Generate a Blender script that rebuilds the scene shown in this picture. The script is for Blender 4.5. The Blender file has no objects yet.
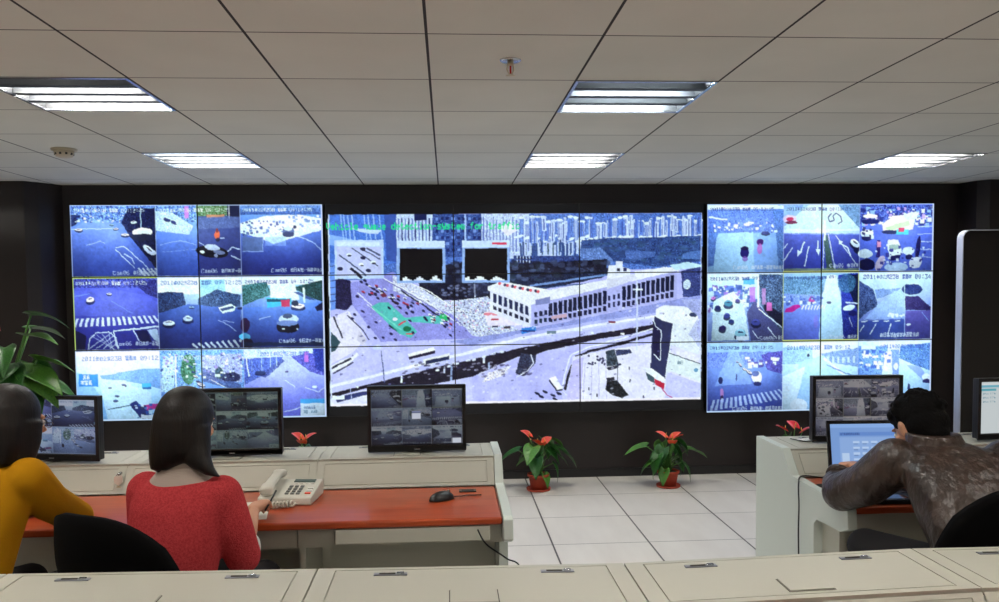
import bpy, bmesh, math, random
import numpy as np
from mathutils import Vector, Matrix
random.seed(7); RS = np.random.RandomState(5)
S = bpy.context.scene
S.view_settings.view_transform = 'Standard'; S.view_settings.look = 'None'; S.view_settings.gamma = 1; S.view_settings.use_curve_mapping = False; S.view_settings.exposure = 0
COL = S.collection
PI = math.pi
def rad(d): return math.radians(d)
def lin(c):
    return tuple(((v/12.92) if v <= .04045 else ((v+.055)/1.055)**2.4) for v in c)
def hexc(r, g, b): return lin((r/255, g/255, b/255))

# ------------------------------------------------------------------ materials
def mat(name, rgb, rough=.5, metal=0, spec=.5, bump=None, var=None, coat=0, sheen=0):
    m = bpy.data.materials.new(name); m.use_nodes = True
    nt = m.node_tree; b = nt.nodes['Principled BSDF']
    c = lin(tuple(v/255 for v in rgb))
    b.inputs['Base Color'].default_value = (*c, 1)
    b.inputs['Roughness'].default_value = rough
    b.inputs['Metallic'].default_value = metal
    b.inputs['Specular IOR Level'].default_value = spec
    b.inputs['Coat Weight'].default_value = coat
    if sheen:
        b.inputs['Sheen Weight'].default_value = sheen
        b.inputs['Sheen Roughness'].default_value = .5
        b.inputs['Sheen Tint'].default_value = (*c, 1)
    tc = nt.nodes.new('ShaderNodeTexCoord')
    if var:   # (scale xyz, second colour, detail, lo, hi)
        mp = nt.nodes.new('ShaderNodeMapping'); mp.inputs['Scale'].default_value = var[0]
        nz = nt.nodes.new('ShaderNodeTexNoise'); nz.inputs['Scale'].default_value = 1; nz.inputs['Detail'].default_value = var[2]
        cr = nt.nodes.new('ShaderNodeMapRange'); cr.inputs[1].default_value = var[3]; cr.inputs[2].default_value = var[4]
        mx = nt.nodes.new('ShaderNodeMix'); mx.data_type = 'RGBA'
        mx.inputs[6].default_value = (*c, 1); mx.inputs[7].default_value = (*lin(tuple(v/255 for v in var[1])), 1)
        nt.links.new(tc.outputs['Object'], mp.inputs[0]); nt.links.new(mp.outputs[0], nz.inputs['Vector'])
        nt.links.new(nz.outputs['Fac'], cr.inputs[0]); nt.links.new(cr.outputs[0], mx.inputs[0])
        nt.links.new(mx.outputs[2], b.inputs['Base Color'])
    if bump:  # (scale xyz, strength, distance, detail)
        mp = nt.nodes.new('ShaderNodeMapping'); mp.inputs['Scale'].default_value = bump[0]
        nz = nt.nodes.new('ShaderNodeTexNoise'); nz.inputs['Scale'].default_value = 1; nz.inputs['Detail'].default_value = bump[3]
        bp = nt.nodes.new('ShaderNodeBump'); bp.inputs['Strength'].default_value = bump[1]; bp.inputs['Distance'].default_value = bump[2]
        nt.links.new(tc.outputs['Object'], mp.inputs[0]); nt.links.new(mp.outputs[0], nz.inputs['Vector'])
        nt.links.new(nz.outputs['Fac'], bp.inputs['Height']); nt.links.new(bp.outputs[0], b.inputs['Normal'])
    return m

def grid_mat(name, base, base2, line_c, px, py, ox, oy, wx, wy, rough, noise=(3, 3, 3), spec=.4):
    """square panels separated by thin gaps, laid out in metres on x and y"""
    m = mat(name, base, rough, spec=spec, var=(noise, base2, 4, .35, .65))
    nt = m.node_tree; b = nt.nodes['Principled BSDF']
    src = b.inputs['Base Color'].links[0].from_socket
    g = nt.nodes.new('ShaderNodeNewGeometry'); sp = nt.nodes.new('ShaderNodeSeparateXYZ')
    nt.links.new(g.outputs['Position'], sp.inputs[0])
    def M(op, a, bb=None):
        n = nt.nodes.new('ShaderNodeMath'); n.operation = op
        for i, v in enumerate((a, bb)):
            if v is None: continue
            if isinstance(v, (int, float)): n.inputs[i].default_value = v
            else: nt.links.new(v, n.inputs[i])
        return n.outputs[0]
    ds = []; cells = []
    for k, (p, o, w) in enumerate(((px, ox, wx), (py, oy, wy))):
        t = M('DIVIDE', M('SUBTRACT', sp.outputs[k], o - p*100), p)
        cells.append(M('FLOOR', M('ADD', t, 0)))
        f = M('FRACT', t)
        d = M('MINIMUM', f, M('SUBTRACT', 1.0, f))
        ds.append(M('LESS_THAN', d, w/p/2))
    ln = M('MAXIMUM', ds[0], ds[1])
    # slight tone difference from panel to panel
    cb = nt.nodes.new('ShaderNodeCombineXYZ'); nt.links.new(cells[0], cb.inputs[0]); nt.links.new(cells[1], cb.inputs[1])
    wn = nt.nodes.new('ShaderNodeTexWhiteNoise'); nt.links.new(cb.outputs[0], wn.inputs['Vector'])
    hs = nt.nodes.new('ShaderNodeHueSaturation'); nt.links.new(src, hs.inputs['Color'])
    nt.links.new(M('ADD', M('MULTIPLY', wn.outputs['Value'], .06), .95), hs.inputs['Value'])
    mx = nt.nodes.new('ShaderNodeMix'); mx.data_type = 'RGBA'
    nt.links.new(ln, mx.inputs[0]); nt.links.new(hs.outputs[0], mx.inputs[6])
    mx.inputs[7].default_value = (*lin(tuple(v/255 for v in line_c)), 1)
    nt.links.new(mx.outputs[2], b.inputs['Base Color'])
    return m

def emis(name, rgb, st):
    m = bpy.data.materials.new(name); m.use_nodes = True; nt = m.node_tree
    b = nt.nodes['Principled BSDF']
    b.inputs['Base Color'].default_value = (.8, .8, .8, 1)
    b.inputs['Emission Color'].default_value = (*rgb, 1); b.inputs['Emission Strength'].default_value = st
    return m

def screen_mat(name, st):
    m = bpy.data.materials.new(name); m.use_nodes = True; nt = m.node_tree
    b = nt.nodes['Principled BSDF']
    b.inputs['Base Color'].default_value = (.01, .01, .012, 1); b.inputs['Roughness'].default_value = .35
    b.inputs['Specular IOR Level'].default_value = .3
    a = nt.nodes.new('ShaderNodeAttribute'); a.attribute_name = 'picture'
    nt.links.new(a.outputs['Color'], b.inputs['Emission Color']); b.inputs['Emission Strength'].default_value = st
    return m

M_CEIL = grid_mat('ceiling_tiles', (222, 221, 212), (216, 215, 206), (64, 62, 62), .6, .6, -.6565, 2.8134, .010, .0075, .9, (2, 2, 2), .2)
M_FLOOR = grid_mat('floor_tiles', (216, 212, 206), (208, 203, 197), (70, 64, 62), .6, .6, .633, 6.167, .011, .006, .42, (6, 1.5, 2), .4)
M_WALL = mat('dark_wall', (34, 28, 28), .38, spec=.4)
M_PAINT = mat('pale_paint', (215, 208, 198), .8)
M_CONS = mat('console_steel', (186, 184, 171), .5, spec=.4, bump=((90, 90, 90), .05, .001, 2))
M_CONS2 = mat('console_side', (202, 208, 200), .45, spec=.4)
M_GAP = mat('console_gap', (70, 66, 58), .8)
M_WOOD = mat('red_wood', (178, 74, 33), .33, spec=.5, var=((2.5, 30, 10), (160, 60, 26), 5, .35, .7), coat=.15)
M_BLK = mat('black_plastic', (22, 21, 23), .35)
M_BLKM = mat('black_matte', (17, 16, 17), .8, bump=((600, 600, 600), .3, .0006, 2))
M_CHAIR = mat('chair_mesh', (10, 9, 10), .95, spec=.1, bump=((400, 400, 400), .4, .001, 2))
M_CHR = mat('metal', (185, 188, 195), .25, metal=1)
M_HANDLE = mat('handle_metal', (150, 152, 160), .35, metal=.8)
M_BEIGE = mat('phone_plastic', (205, 202, 190), .45)
M_LCD = mat('lcd', (70, 88, 80), .3)
M_KEYB = mat('button_grey', (120, 122, 118), .5)
M_SKIN = mat('skin', (205, 150, 120), .5, spec=.4)
M_LIP = mat('lips', (170, 90, 85), .5)
M_EYEW = mat('eye', (225, 222, 215), .2)
M_EYED = mat('iris', (25, 16, 12), .15)
M_HAIR = mat('hair', (13, 8, 7), .5, spec=.35, bump=((180, 180, 9), .4, .003, 3), var=((90, 90, 5), (24, 15, 11), 3, .4, .7))
M_HAIRM = mat('short_hair', (9, 7, 7), .8, spec=.12, bump=((110, 110, 110), .8, .006, 3))
M_PINK = mat('coral_knit', (192, 66, 70), .95, spec=.1, bump=((300, 300, 300), .9, .004, 3), var=((160, 160, 160), (170, 52, 56), 3, .4, .65), sheen=.4)
M_YEL = mat('mustard_knit', (178, 124, 8), .9, spec=.15, bump=((150, 150, 500), .5, .002, 2), sheen=.3)
M_SHIRT = mat('grey_shirt', (168, 152, 142), .85, bump=((40, 40, 200), .4, .003, 2))
M_LEATH = mat('brown_leather', (66, 48, 39), .36, spec=.6, bump=((16, 16, 9), .9, .03, 4), var=((9, 9, 9), (45, 33, 28), 4, .35, .65))
M_TROU = mat('dark_trousers', (22, 20, 24), .9)
M_SHOE = mat('shoe', (18, 15, 15), .4)
M_TERRA = mat('terracotta', (176, 68, 45), .7)
M_SOIL = mat('soil', (40, 28, 20), .95)
M_LEAF = mat('leaf', (48, 104, 38), .38, spec=.5, var=((25, 25, 25), (30, 76, 30), 3, .35, .65))
M_LEAF2 = mat('pale_leaf', (86, 138, 50), .4, spec=.5, var=((25, 25, 25), (60, 112, 44), 3, .35, .65))
M_SPATHE = mat('spathe', (226, 78, 48), .3, spec=.5)
M_SPATHER = mat('red_spathe', (205, 26, 34), .3, spec=.5)
M_SPADIX = mat('spadix', (235, 185, 90), .5)
M_ALU = mat('aluminium', (176, 182, 200), .3, metal=.35)
M_GLASS = mat('black_glass', (12, 11, 13), .08, spec=.6)
M_REFL = mat('reflector', (74, 76, 80), .5, metal=.2)
M_BLADE = mat('louvre_metal', (58, 61, 66), .6)
M_TUBEW = emis('warm_tube', (1.0, .955, .86), 118)
M_TUBEC = emis('cool_tube', (.88, .98, 1.0), 118)
M_TUBER = emis('rear_tube', (1.0, .955, .88), 80)
M_TUBEDIM = emis('weak_tube', (.9, 1.0, 1.0), 3)
M_TUBEOFF = mat('dead_tube', (120, 118, 116), .3)
M_SMOKE = mat('detector_plastic', (196, 186, 165), .6)
M_RED = mat('red_glass', (190, 30, 25), .1)
M_SCR = screen_mat('wall_screen', 1.0)
M_MON = screen_mat('monitor_screen', 1.0)
M_WHITE = mat('white_plastic', (225, 223, 215), .5)
M_BRASS = mat('key_metal', (205, 195, 165), .3, metal=.6)

# ------------------------------------------------------------------ object helpers
def link(o, parent=None):
    COL.objects.link(o)
    if parent: o.parent = parent
    return o
def thing(name, label, cat, loc=(0, 0, 0), rz=0, group=None, kind=None):
    o = bpy.data.objects.new(name, None); COL.objects.link(o)
    o.empty_display_size = .05
    o.location = loc; o.rotation_euler = (0, 0, rz); o['label'] = label; o['category'] = cat
    if group: o['group'] = group
    if kind: o['kind'] = kind
    return o
def tag(o, label, cat, group=None):
    o['label'] = label; o['category'] = cat
    if group: o['group'] = group
    return o
def kids(o): return [c for c in COL.objects if c.parent == o]
def dup(root, loc, rz, label, group=None):
    r = root.copy(); COL.objects.link(r); r.location = loc; r.rotation_euler = (0, 0, rz); r['label'] = label
    if group: r['group'] = group
    def rec(a, b):
        for ch in kids(a):
            c = ch.copy(); COL.objects.link(c); c.parent = b; rec(ch, c)
    rec(root, r)
    return r

class MB:
    def __init__(s): s.bm = bmesh.new()
    def raw(s, vs, fs):
        v = [s.bm.verts.new(p) for p in vs]; out = []
        for f in fs:
            try: out.append(s.bm.faces.new([v[i] for i in f]))
            except ValueError: pass
        return v
    def box(s, x0, x1, y0, y1, z0, z1, bev=0, M=None):
        P = [Vector((x, y, z)) for z in (z0, z1) for y in (y0, y1) for x in (x0, x1)]
        if M is not None: P = [M @ p for p in P]
        v = s.raw(P, [(0, 2, 3, 1), (4, 5, 7, 6), (0, 1, 5, 4), (2, 6, 7, 3), (0, 4, 6, 2), (1, 3, 7, 5)])
        if bev:
            e = list({e for q in v for e in q.link_edges})
            bmesh.ops.bevel(s.bm, geom=e, offset=bev, segments=2, affect='EDGES', profile=.5)
        return s
    def ring(s, a0, a1, b0, b1, t, c0, c1, plane='xy'):
        # connected rectangular frame of width t, from depth c0 to c1
        f = (lambda a, b, c: (a, b, c)) if plane == 'xy' else (lambda a, b, c: (a, c, b))
        vs = []
        for c in (c0, c1):
            for q in (0, t): vs += [f(a0+q, b0+q, c), f(a1-q, b0+q, c), f(a1-q, b1-q, c), f(a0+q, b1-q, c)]
        fs = []
        for k in range(4):
            n = (k+1) % 4
            fs += [(k, n, 4+n, 4+k), (8+k, 8+n, 12+n, 12+k), (k, n, 8+n, 8+k), (4+k, 4+n, 12+n, 12+k)]
        s.raw(vs, fs); return s
    def prism(s, prof, a, b, axis='x', bev=0):
        n = len(prof)
        if axis == 'x': f = lambda t, p: (t, p[0], p[1])
        elif axis == 'y': f = lambda t, p: (p[0], t, p[1])
        else: f = lambda t, p: (p[0], p[1], t)
        vs = [f(a, p) for p in prof] + [f(b, p) for p in prof]
        v = s.raw(vs, [tuple(range(n)), tuple(range(2*n-1, n-1, -1))] + [(i, i+n, (i+1) % n+n, (i+1) % n) for i in range(n)])
        if bev:
            e = list({e for q in v for e in q.link_edges})
            bmesh.ops.bevel(s.bm, geom=e, offset=bev, segments=2, affect='EDGES', profile=.5)
        return s
    def tube(s, pts, r, n=10, caps=True, M=None):
        pts = [Vector(p) for p in pts]
        rs = r if isinstance(r, (list, tuple)) else [r]*len(pts)
        rings = []; up = None
        for i, p in enumerate(pts):
            d = (pts[min(i+1, len(pts)-1)] - pts[max(i-1, 0)]).normalized()
            if up is None:
                up = Vector((0, 0, 1)) if abs(d.z) < .9 else Vector((1, 0, 0))
            a = d.cross(up).normalized(); b = a.cross(d).normalized(); up = b
            ring = []
            for k in range(n):
                t = 2*PI*k/n; q = p + a*math.cos(t)*rs[i] + b*math.sin(t)*rs[i]
                ring.append(s.bm.verts.new(M @ q if M is not None else q))
            rings.append(ring)
        for A, B in zip(rings, rings[1:]):
            for k in range(n): s.bm.faces.new((A[k], A[(k+1) % n], B[(k+1) % n], B[k]))
        if caps:
            s.bm.faces.new(rings[0][::-1]); s.bm.faces.new(rings[-1])
        return s
    def lathe(s, prof, n=24, c=(0, 0, 0)):
        rings = []
        for r, z in prof:
            rings.append([s.bm.verts.new((c[0]+max(r, 1e-4)*math.cos(2*PI*k/n), c[1]+max(r, 1e-4)*math.sin(2*PI*k/n), c[2]+z)) for k in range(n)])
        for A, B in zip(rings, rings[1:]):
            for k in range(n): s.bm.faces.new((A[k], A[(k+1) % n], B[(k+1) % n], B[k]))
        s.bm.faces.new(rings[0][::-1]); s.bm.faces.new(rings[-1])
        return s
    def loft(s, rings, n=24, ex=2.0):
        """rings: (centre, right vector, forward vector, half width, half depth)"""
        R = []
        for c, a, b, w, d in rings:
            c = Vector(c); a = Vector(a); b = Vector(b); ring = []
            for k in range(n):
                t = 2*PI*k/n; cs, sn = math.cos(t), math.sin(t)
                x = math.copysign(abs(cs)**(2/ex), cs)*w; y = math.copysign(abs(sn)**(2/ex), sn)*d
                ring.append(s.bm.verts.new(c + a*x + b*y))
            R.append(ring)
        for A, B in zip(R, R[1:]):
            for k in range(n): s.bm.faces.new((A[k], A[(k+1) % n], B[(k+1) % n], B[k]))
        s.bm.faces.new(R[0][::-1]); s.bm.faces.new(R[-1])
        return s
    def ell(s, c, r, M=None, seg=20, rg=12):
        T = Matrix.Translation(c) @ (M.to_4x4() if M is not None else Matrix.Identity(4)) @ Matrix.Diagonal((*r, 1))
        bmesh.ops.create_uvsphere(s.bm, u_segments=seg, v_segments=rg, radius=1, matrix=T)
        return s
    def caps(s, pts, rs, n=14):
        """tapered limb: spheres at the joints and cones between them"""
        for p, r in zip(pts, rs): s.ell(p, (r, r, r), seg=n, rg=10)
        for i in range(len(pts)-1):
            s.tube([pts[i], pts[i+1]], [rs[i], rs[i+1]], n)
        return s
    def grooved(s, O, U, V, w, h, ins, gw, gd, seg=None):
        """flat panel at O spanned by unit vectors U (w) and V (h) with a groove line inset from its edge"""
        O, U, V = Vector(O), Vector(U), Vector(V); N = U.cross(V).normalized()
        il, ir, ib, it = ins if isinstance(ins, (tuple, list)) else (ins,)*4
        def ring(e, d):
            return [s.bm.verts.new(O + U*x + V*y + N*d) for x, y in ((il*(e > 0)+max(e-1, 0)*gw, ib*(e > 0)+max(e-1, 0)*gw), (w-ir*(e > 0)-max(e-1, 0)*gw, ib*(e > 0)+max(e-1, 0)*gw),
                    (w-ir*(e > 0)-max(e-1, 0)*gw, h-it*(e > 0)-max(e-1, 0)*gw), (il*(e > 0)+max(e-1, 0)*gw, h-it*(e > 0)-max(e-1, 0)*gw))]
        R = [ring(0, 0), ring(1, 0), ring(1, -gd), ring(2, -gd), ring(2, 0)]
        for A, B in zip(R, R[1:]):
            for k in range(4): s.bm.faces.new((A[k], A[(k+1) % 4], B[(k+1) % 4], B[k]))
        s.bm.faces.new(R[-1])
        return s
    def build(s, name, m, parent=None, smooth=False, off=None, norm=True):
        if norm: bmesh.ops.recalc_face_normals(s.bm, faces=s.bm.faces[:])
        me = bpy.data.meshes.new(name)
        if off is not None: bmesh.ops.translate(s.bm, verts=s.bm.verts[:], vec=-Vector(off))
        s.bm.to_mesh(me); s.bm.free()
        me.materials.append(m)
        if smooth:
            me.polygons.foreach_set('use_smooth', [True]*len(me.polygons))
        o = bpy.data.objects.new(name, me)
        return link(o, parent)
def smooth_angle(o, a=40):
    me = o.data; me.polygons.foreach_set('use_smooth', [True]*len(me.polygons))
    bm = bmesh.new(); bm.from_mesh(me)
    for e in bm.edges:
        if len(e.link_faces) == 2 and e.calc_face_angle(0) > rad(a): e.smooth = False
    bm.to_mesh(me); bm.free(); return o
def blob(mb, name, m, parent, off, voxel=.006, it=4, fac=.5):
    """weld overlapping solids into one continuous smooth surface"""
    o = mb.build(name+'_tmp', m, None, off=off)
    md = o.modifiers.new('r', 'REMESH'); md.mode = 'VOXEL'; md.voxel_size = voxel; md.use_smooth_shade = True
    if it:
        sm = o.modifiers.new('s', 'SMOOTH'); sm.iterations = it; sm.factor = fac
    dg = bpy.context.evaluated_depsgraph_get(); dg.update()
    me = bpy.data.meshes.new_from_object(o.evaluated_get(dg))
    bpy.data.objects.remove(o)
    me.name = name; me.materials.clear(); me.materials.append(m)
    me.polygons.foreach_set('use_smooth', [True]*len(me.polygons))
    return link(bpy.data.objects.new(name, me), parent)
def struct(o): o['kind'] = 'structure'; return o

# ------------------------------------------------------------------ camera
F, YAW, PITCH, ROLL, CX, CY, CZ = 823., .0636, .0529, -.01, 499.5, 333., 1.575
cp, sp_, cy_, sy_ = math.cos(PITCH), math.sin(PITCH), math.cos(YAW), math.sin(YAW)
fw = Vector((sy_*cp, cy_*cp, -sp_)); rt = Vector((cy_, -sy_, 0)); up = rt.cross(fw)
r2 = rt*math.cos(ROLL) + up*math.sin(ROLL); u2 = up*math.cos(ROLL) - rt*math.sin(ROLL)
cam = bpy.data.cameras.new('camera'); co = bpy.data.objects.new('camera', cam); COL.objects.link(co)
co.matrix_world = Matrix(((r2.x, u2.x, -fw.x, 0), (r2.y, u2.y, -fw.y, 0), (r2.z, u2.z, -fw.z, CZ), (0, 0, 0, 1)))
cam.sensor_width = 36; cam.sensor_fit = 'HORIZONTAL'; cam.lens = F/999*36
cam.shift_y = (CY-301)/999; cam.shift_x = 0
cam.clip_start = .05
S.camera = co

# ------------------------------------------------------------------ the room
HC = 2.432; WY = 6.76
o = MB().box(-6.5, 6.5, -3, 7.2, -.15, 0).build('floor', M_FLOOR); struct(o)
o = MB().box(-6.5, 6.5, -3, 7.2, HC+.14, HC+.24).build('ceiling_slab', M_PAINT); o.name = 'ceiling'; struct(o)
# suspended ceiling: a panel sheet with openings where the light fittings sit
FIX = []   # (column, row) cells of .6 m
for ci in (-6, -2, 2, 6):
    for rj in (-8, -5, -2, 1, 4): FIX.append((ci, rj))
FIX = [f for f in FIX if f not in ((6, 1), (-6, 1))]
def cell(ci, rj): return -.6565+.6*ci, 2.8134+.6*rj
xs = sorted({-6.5, 6.5} | {round(cell(c, 0)[0]+d, 4) for c, r in FIX for d in (0, .6)})
ys = sorted({-3., 7.0} | {round(cell(0, r)[1]+d, 4) for c, r in FIX for d in (0, .6)})
holes = {(round(cell(c, r)[0], 4), round(cell(c, r)[1], 4)) for c, r in FIX}
mb = MB()
for x0, x1 in zip(xs, xs[1:]):
    for y0, y1 in zip(ys, ys[1:]):
        if (x0, y0) in holes: continue
        mb.box(x0, x1, y0, y1, HC, HC+.012)
o = mb.build('ceiling', M_CEIL); struct(o)
o = MB().prism([(-3.02, WY), (4.34, WY), (4.34, WY+.25), (-3.02, WY+.25)], 0, HC, 'z').build('wall_back', M_WALL); struct(o)
o = MB().prism([(-3.02, WY-.002), (-3.02, WY+.25), (-6.5, WY+.25), (-6.5, 6.5), (-3.19, 6.5), (-3.12, 6.58)], 0, HC, 'z').build('wall_back_left', M_WALL); struct(o)
o = MB().prism([(4.34, WY-.002), (4.34, WY+.25), (6.5, WY+.25), (6.5, 6.5), (4.44, 6.5), (4.38, 6.58)], 0, HC, 'z').build('wall_back_right', M_WALL); struct(o)
o = MB().box(-6.6, -6.5, -3, 7.2, 0, HC).build('wall_left', M_PAINT); struct(o)
o = MB().box(6.5, 6.6, -3, 7.2, 0, HC).build('wall_right', M_PAINT); struct(o)
o = MB().box(-6.6, 6.6, -3.1, -3, 0, HC).build('wall_front', M_PAINT); struct(o)
for n_, (xa, xb) in (('baseboard_back', (-3.0, 4.3)),):
    o = MB().box(xa, xb, WY-.012, WY-.001, .001, .07).build(n_, M_BLK); struct(o)

# ------------------------------------------------------------------ ceiling lights
def make_light(name_tubes, label, loc, group):
    t = thing('ceiling_light', label, 'ceiling light', loc, 0, group)
    L = .3
    mb = MB()                                   # reflector tray, open below
    zs = [(-L, 0), (-L, .1), (L, .1), (L, 0)]
    v = []
    for q, z in ((0, 0), (0, .1), (.012, 0), (.012, .088)):
        v += [(-L+q, -L+q, z), (L-q, -L+q, z), (L-q, L-q, z), (-L+q, L-q, z)]
    fs = [(4, 5, 6, 7), (12, 13, 14, 15)]
    for k in range(4):
        n = (k+1) % 4; fs += [(k, n, 4+n, 4+k), (8+k, 8+n, 12+n, 12+k), (k, n, 8+n, 8+k)]
    mb.raw(v, fs); mb.build('housing', M_REFL, t)
    MB().ring(-L+.001, L-.001, -L+.001, L-.001, .014, -.006, -.0005).build('frame', M_CHR, t)
    for i, tm in enumerate(name_tubes):
        y = -.21 + .14*i
        MB().tube([(-.26, y, .055), (.24, y, .055)], .014, 8).build('tube', tm, t, smooth=True)
        MB().box(-.285, -.2605, y-.014, y+.014, .04, .0875).build('tube_holder', M_TUBEOFF, t)
        MB().box(.2405, .265, y-.014, y+.014, .04, .0875).build('tube_holder', M_TUBEOFF, t)
    for i in range(3):                          # long louvre blades between the tubes
        y = -.14 + .14*i
        MB().prism([(y-.022, .0), (y+.022, .0), (y+.004, .030), (y-.004, .030)], -L+.0125, L-.0125, 'x').build('louvre_blade', M_BLADE, t)
    return t
W, C_, D, X = M_TUBEW, M_TUBEC, M_TUBEDIM, M_TUBEOFF
spec = {(-2, 1): ([X, W, W, W], 'ceiling light at top left with three warm tubes lit and its front tube dead'),
        (2, 1): ([D, C_, D, C_], 'large cool white ceiling light right of the sprinkler, its tubes unequally bright'),
        (-2, 4): ([C_, W, W, C_], 'small far ceiling light above the left bank of the video wall'),
        (2, 4): ([W, W, W, W], 'far ceiling light above the right end of the central wall picture'),
        (6, 4): ([W, W, W, W], 'far ceiling light above the right bank of the video wall, nearest the right wall')}
for (ci, rj) in FIX:
    tubes, lab = spec.get((ci, rj), ([M_TUBER]*4, 'square ceiling light with four warm tubes over the aisle behind the desks'))
    x, y = cell(ci, rj)
    make_light(tubes, lab, (x+.3, y+.3, HC+.002), 'recessed ceiling lights')

t = thing('smoke_detector', 'cream smoke detector on the ceiling at far left', 'smoke detector', (-2.25, 5.08, HC))
MB().lathe([(.07, -.012), (.072, -.001)], 24).build('mounting_plate', M_SMOKE, t, True)
MB().lathe([(.03, -.052), (.045, -.047), (.053, -.03), (.056, -.012)], 24).build('sensor_head', M_SMOKE, t, True)
for k in range(10):
    a = 2*PI*k/10; MB().box(-.006, .006, .047, .0535, -.038, -.026, M=Matrix.Rotation(a, 4, 'Z')).build('air_slot', M_BLK, t)
t = thing('fire_sprinkler', 'brass and red fire sprinkler hanging from the ceiling', 'sprinkler', (.25, 3.12, HC))
MB().lathe([(.034, -.006), (.04, -.003), (.041, -.001)], 24).build('escutcheon', M_CHR, t, True)
MB().lathe([(.012, -.022), (.012, -.006)], 16).build('socket', M_BRASS, t, True)
for sx in (-1, 1): MB().tube([(sx*.011, 0, -.02), (sx*.014, 0, -.035), (sx*.003, 0, -.056)], .0025, 8).build('frame_arm', M_BRASS, t, True)
MB().tube([(0, 0, -.022), (0, 0, -.05)], .0035, 8).build('glass_bulb', M_RED, t, True)
MB().lathe([(.017, -.060), (.019, -.0585), (.004, -.056)], 16).build('deflector', M_BRASS, t, True)

# ------------------------------------------------------------------ pictures shown on the screens
FONT = {'V': '8CA94A5294A2', }
GL = {' ': (0,)*7, 'a': (0, 0, 14, 1, 15, 17, 15), 'b': (16, 16, 30, 17, 17, 17, 30), 'c': (0, 0, 14, 16, 16, 17, 14), 'd': (1, 1, 15, 17, 17, 17, 15),
 'e': (0, 0, 14, 17, 31, 16, 14), 'f': (6, 8, 28, 8, 8, 8, 8), 'g': (0, 15, 17, 17, 15, 1, 14), 'h': (16, 16, 30, 17, 17, 17, 17), 'i': (4, 0, 12, 4, 4, 4, 14),
 'l': (12, 4, 4, 4, 4, 4, 14), 'm': (0, 0, 26, 21, 21, 21, 21), 'n': (0, 0, 30, 17, 17, 17, 17), 'o': (0, 0, 14, 17, 17, 17, 14), 'q': (0, 0, 15, 17, 15, 1, 1),
 'r': (0, 0, 22, 24, 16, 16, 16), 's': (0, 0, 15, 16, 14, 1, 30), 't': (8, 8, 28, 8, 8, 9, 6), 'u': (0, 0, 17, 17, 17, 19, 13), 'v': (0, 0, 17, 17, 17, 10, 4),
 'y': (0, 17, 17, 17, 15, 1, 14), 'V': (17, 17, 17, 17, 17, 10, 4), 'C': (14, 17, 16, 16, 16, 17, 14), '-': (0, 0, 0, 31, 0, 0, 0), ':': (0, 4, 4, 0, 4, 4, 0),
 '0': (14, 17, 19, 21, 25, 17, 14), '1': (4, 12, 4, 4, 4, 4, 14), '2': (14, 17, 1, 6, 8, 16, 31), '3': (31, 2, 4, 2, 1, 17, 14), '4': (2, 6, 10, 18, 31, 2, 2),
 '5': (31, 16, 30, 1, 1, 17, 14), '6': (6, 8, 16, 30, 17, 17, 14), '7': (31, 1, 2, 4, 8, 8, 8), '8': (14, 17, 17, 14, 17, 17, 14), '9': (14, 17, 17, 15, 1, 2, 12),
 'Y': (8, 15, 20, 31, 4, 31, 4), 'M': (15, 9, 15, 9, 15, 9, 17), 'D': (31, 17, 17, 31, 17, 17, 31), 'X': (31, 21, 31, 4, 31, 14, 31), 'Q': (31, 4, 31, 21, 31, 21, 31),
 'L': (21, 31, 21, 14, 21, 31, 4), 'K': (4, 31, 10, 31, 21, 31, 21), 'Z': (10, 31, 10, 14, 31, 21, 27)}
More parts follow.
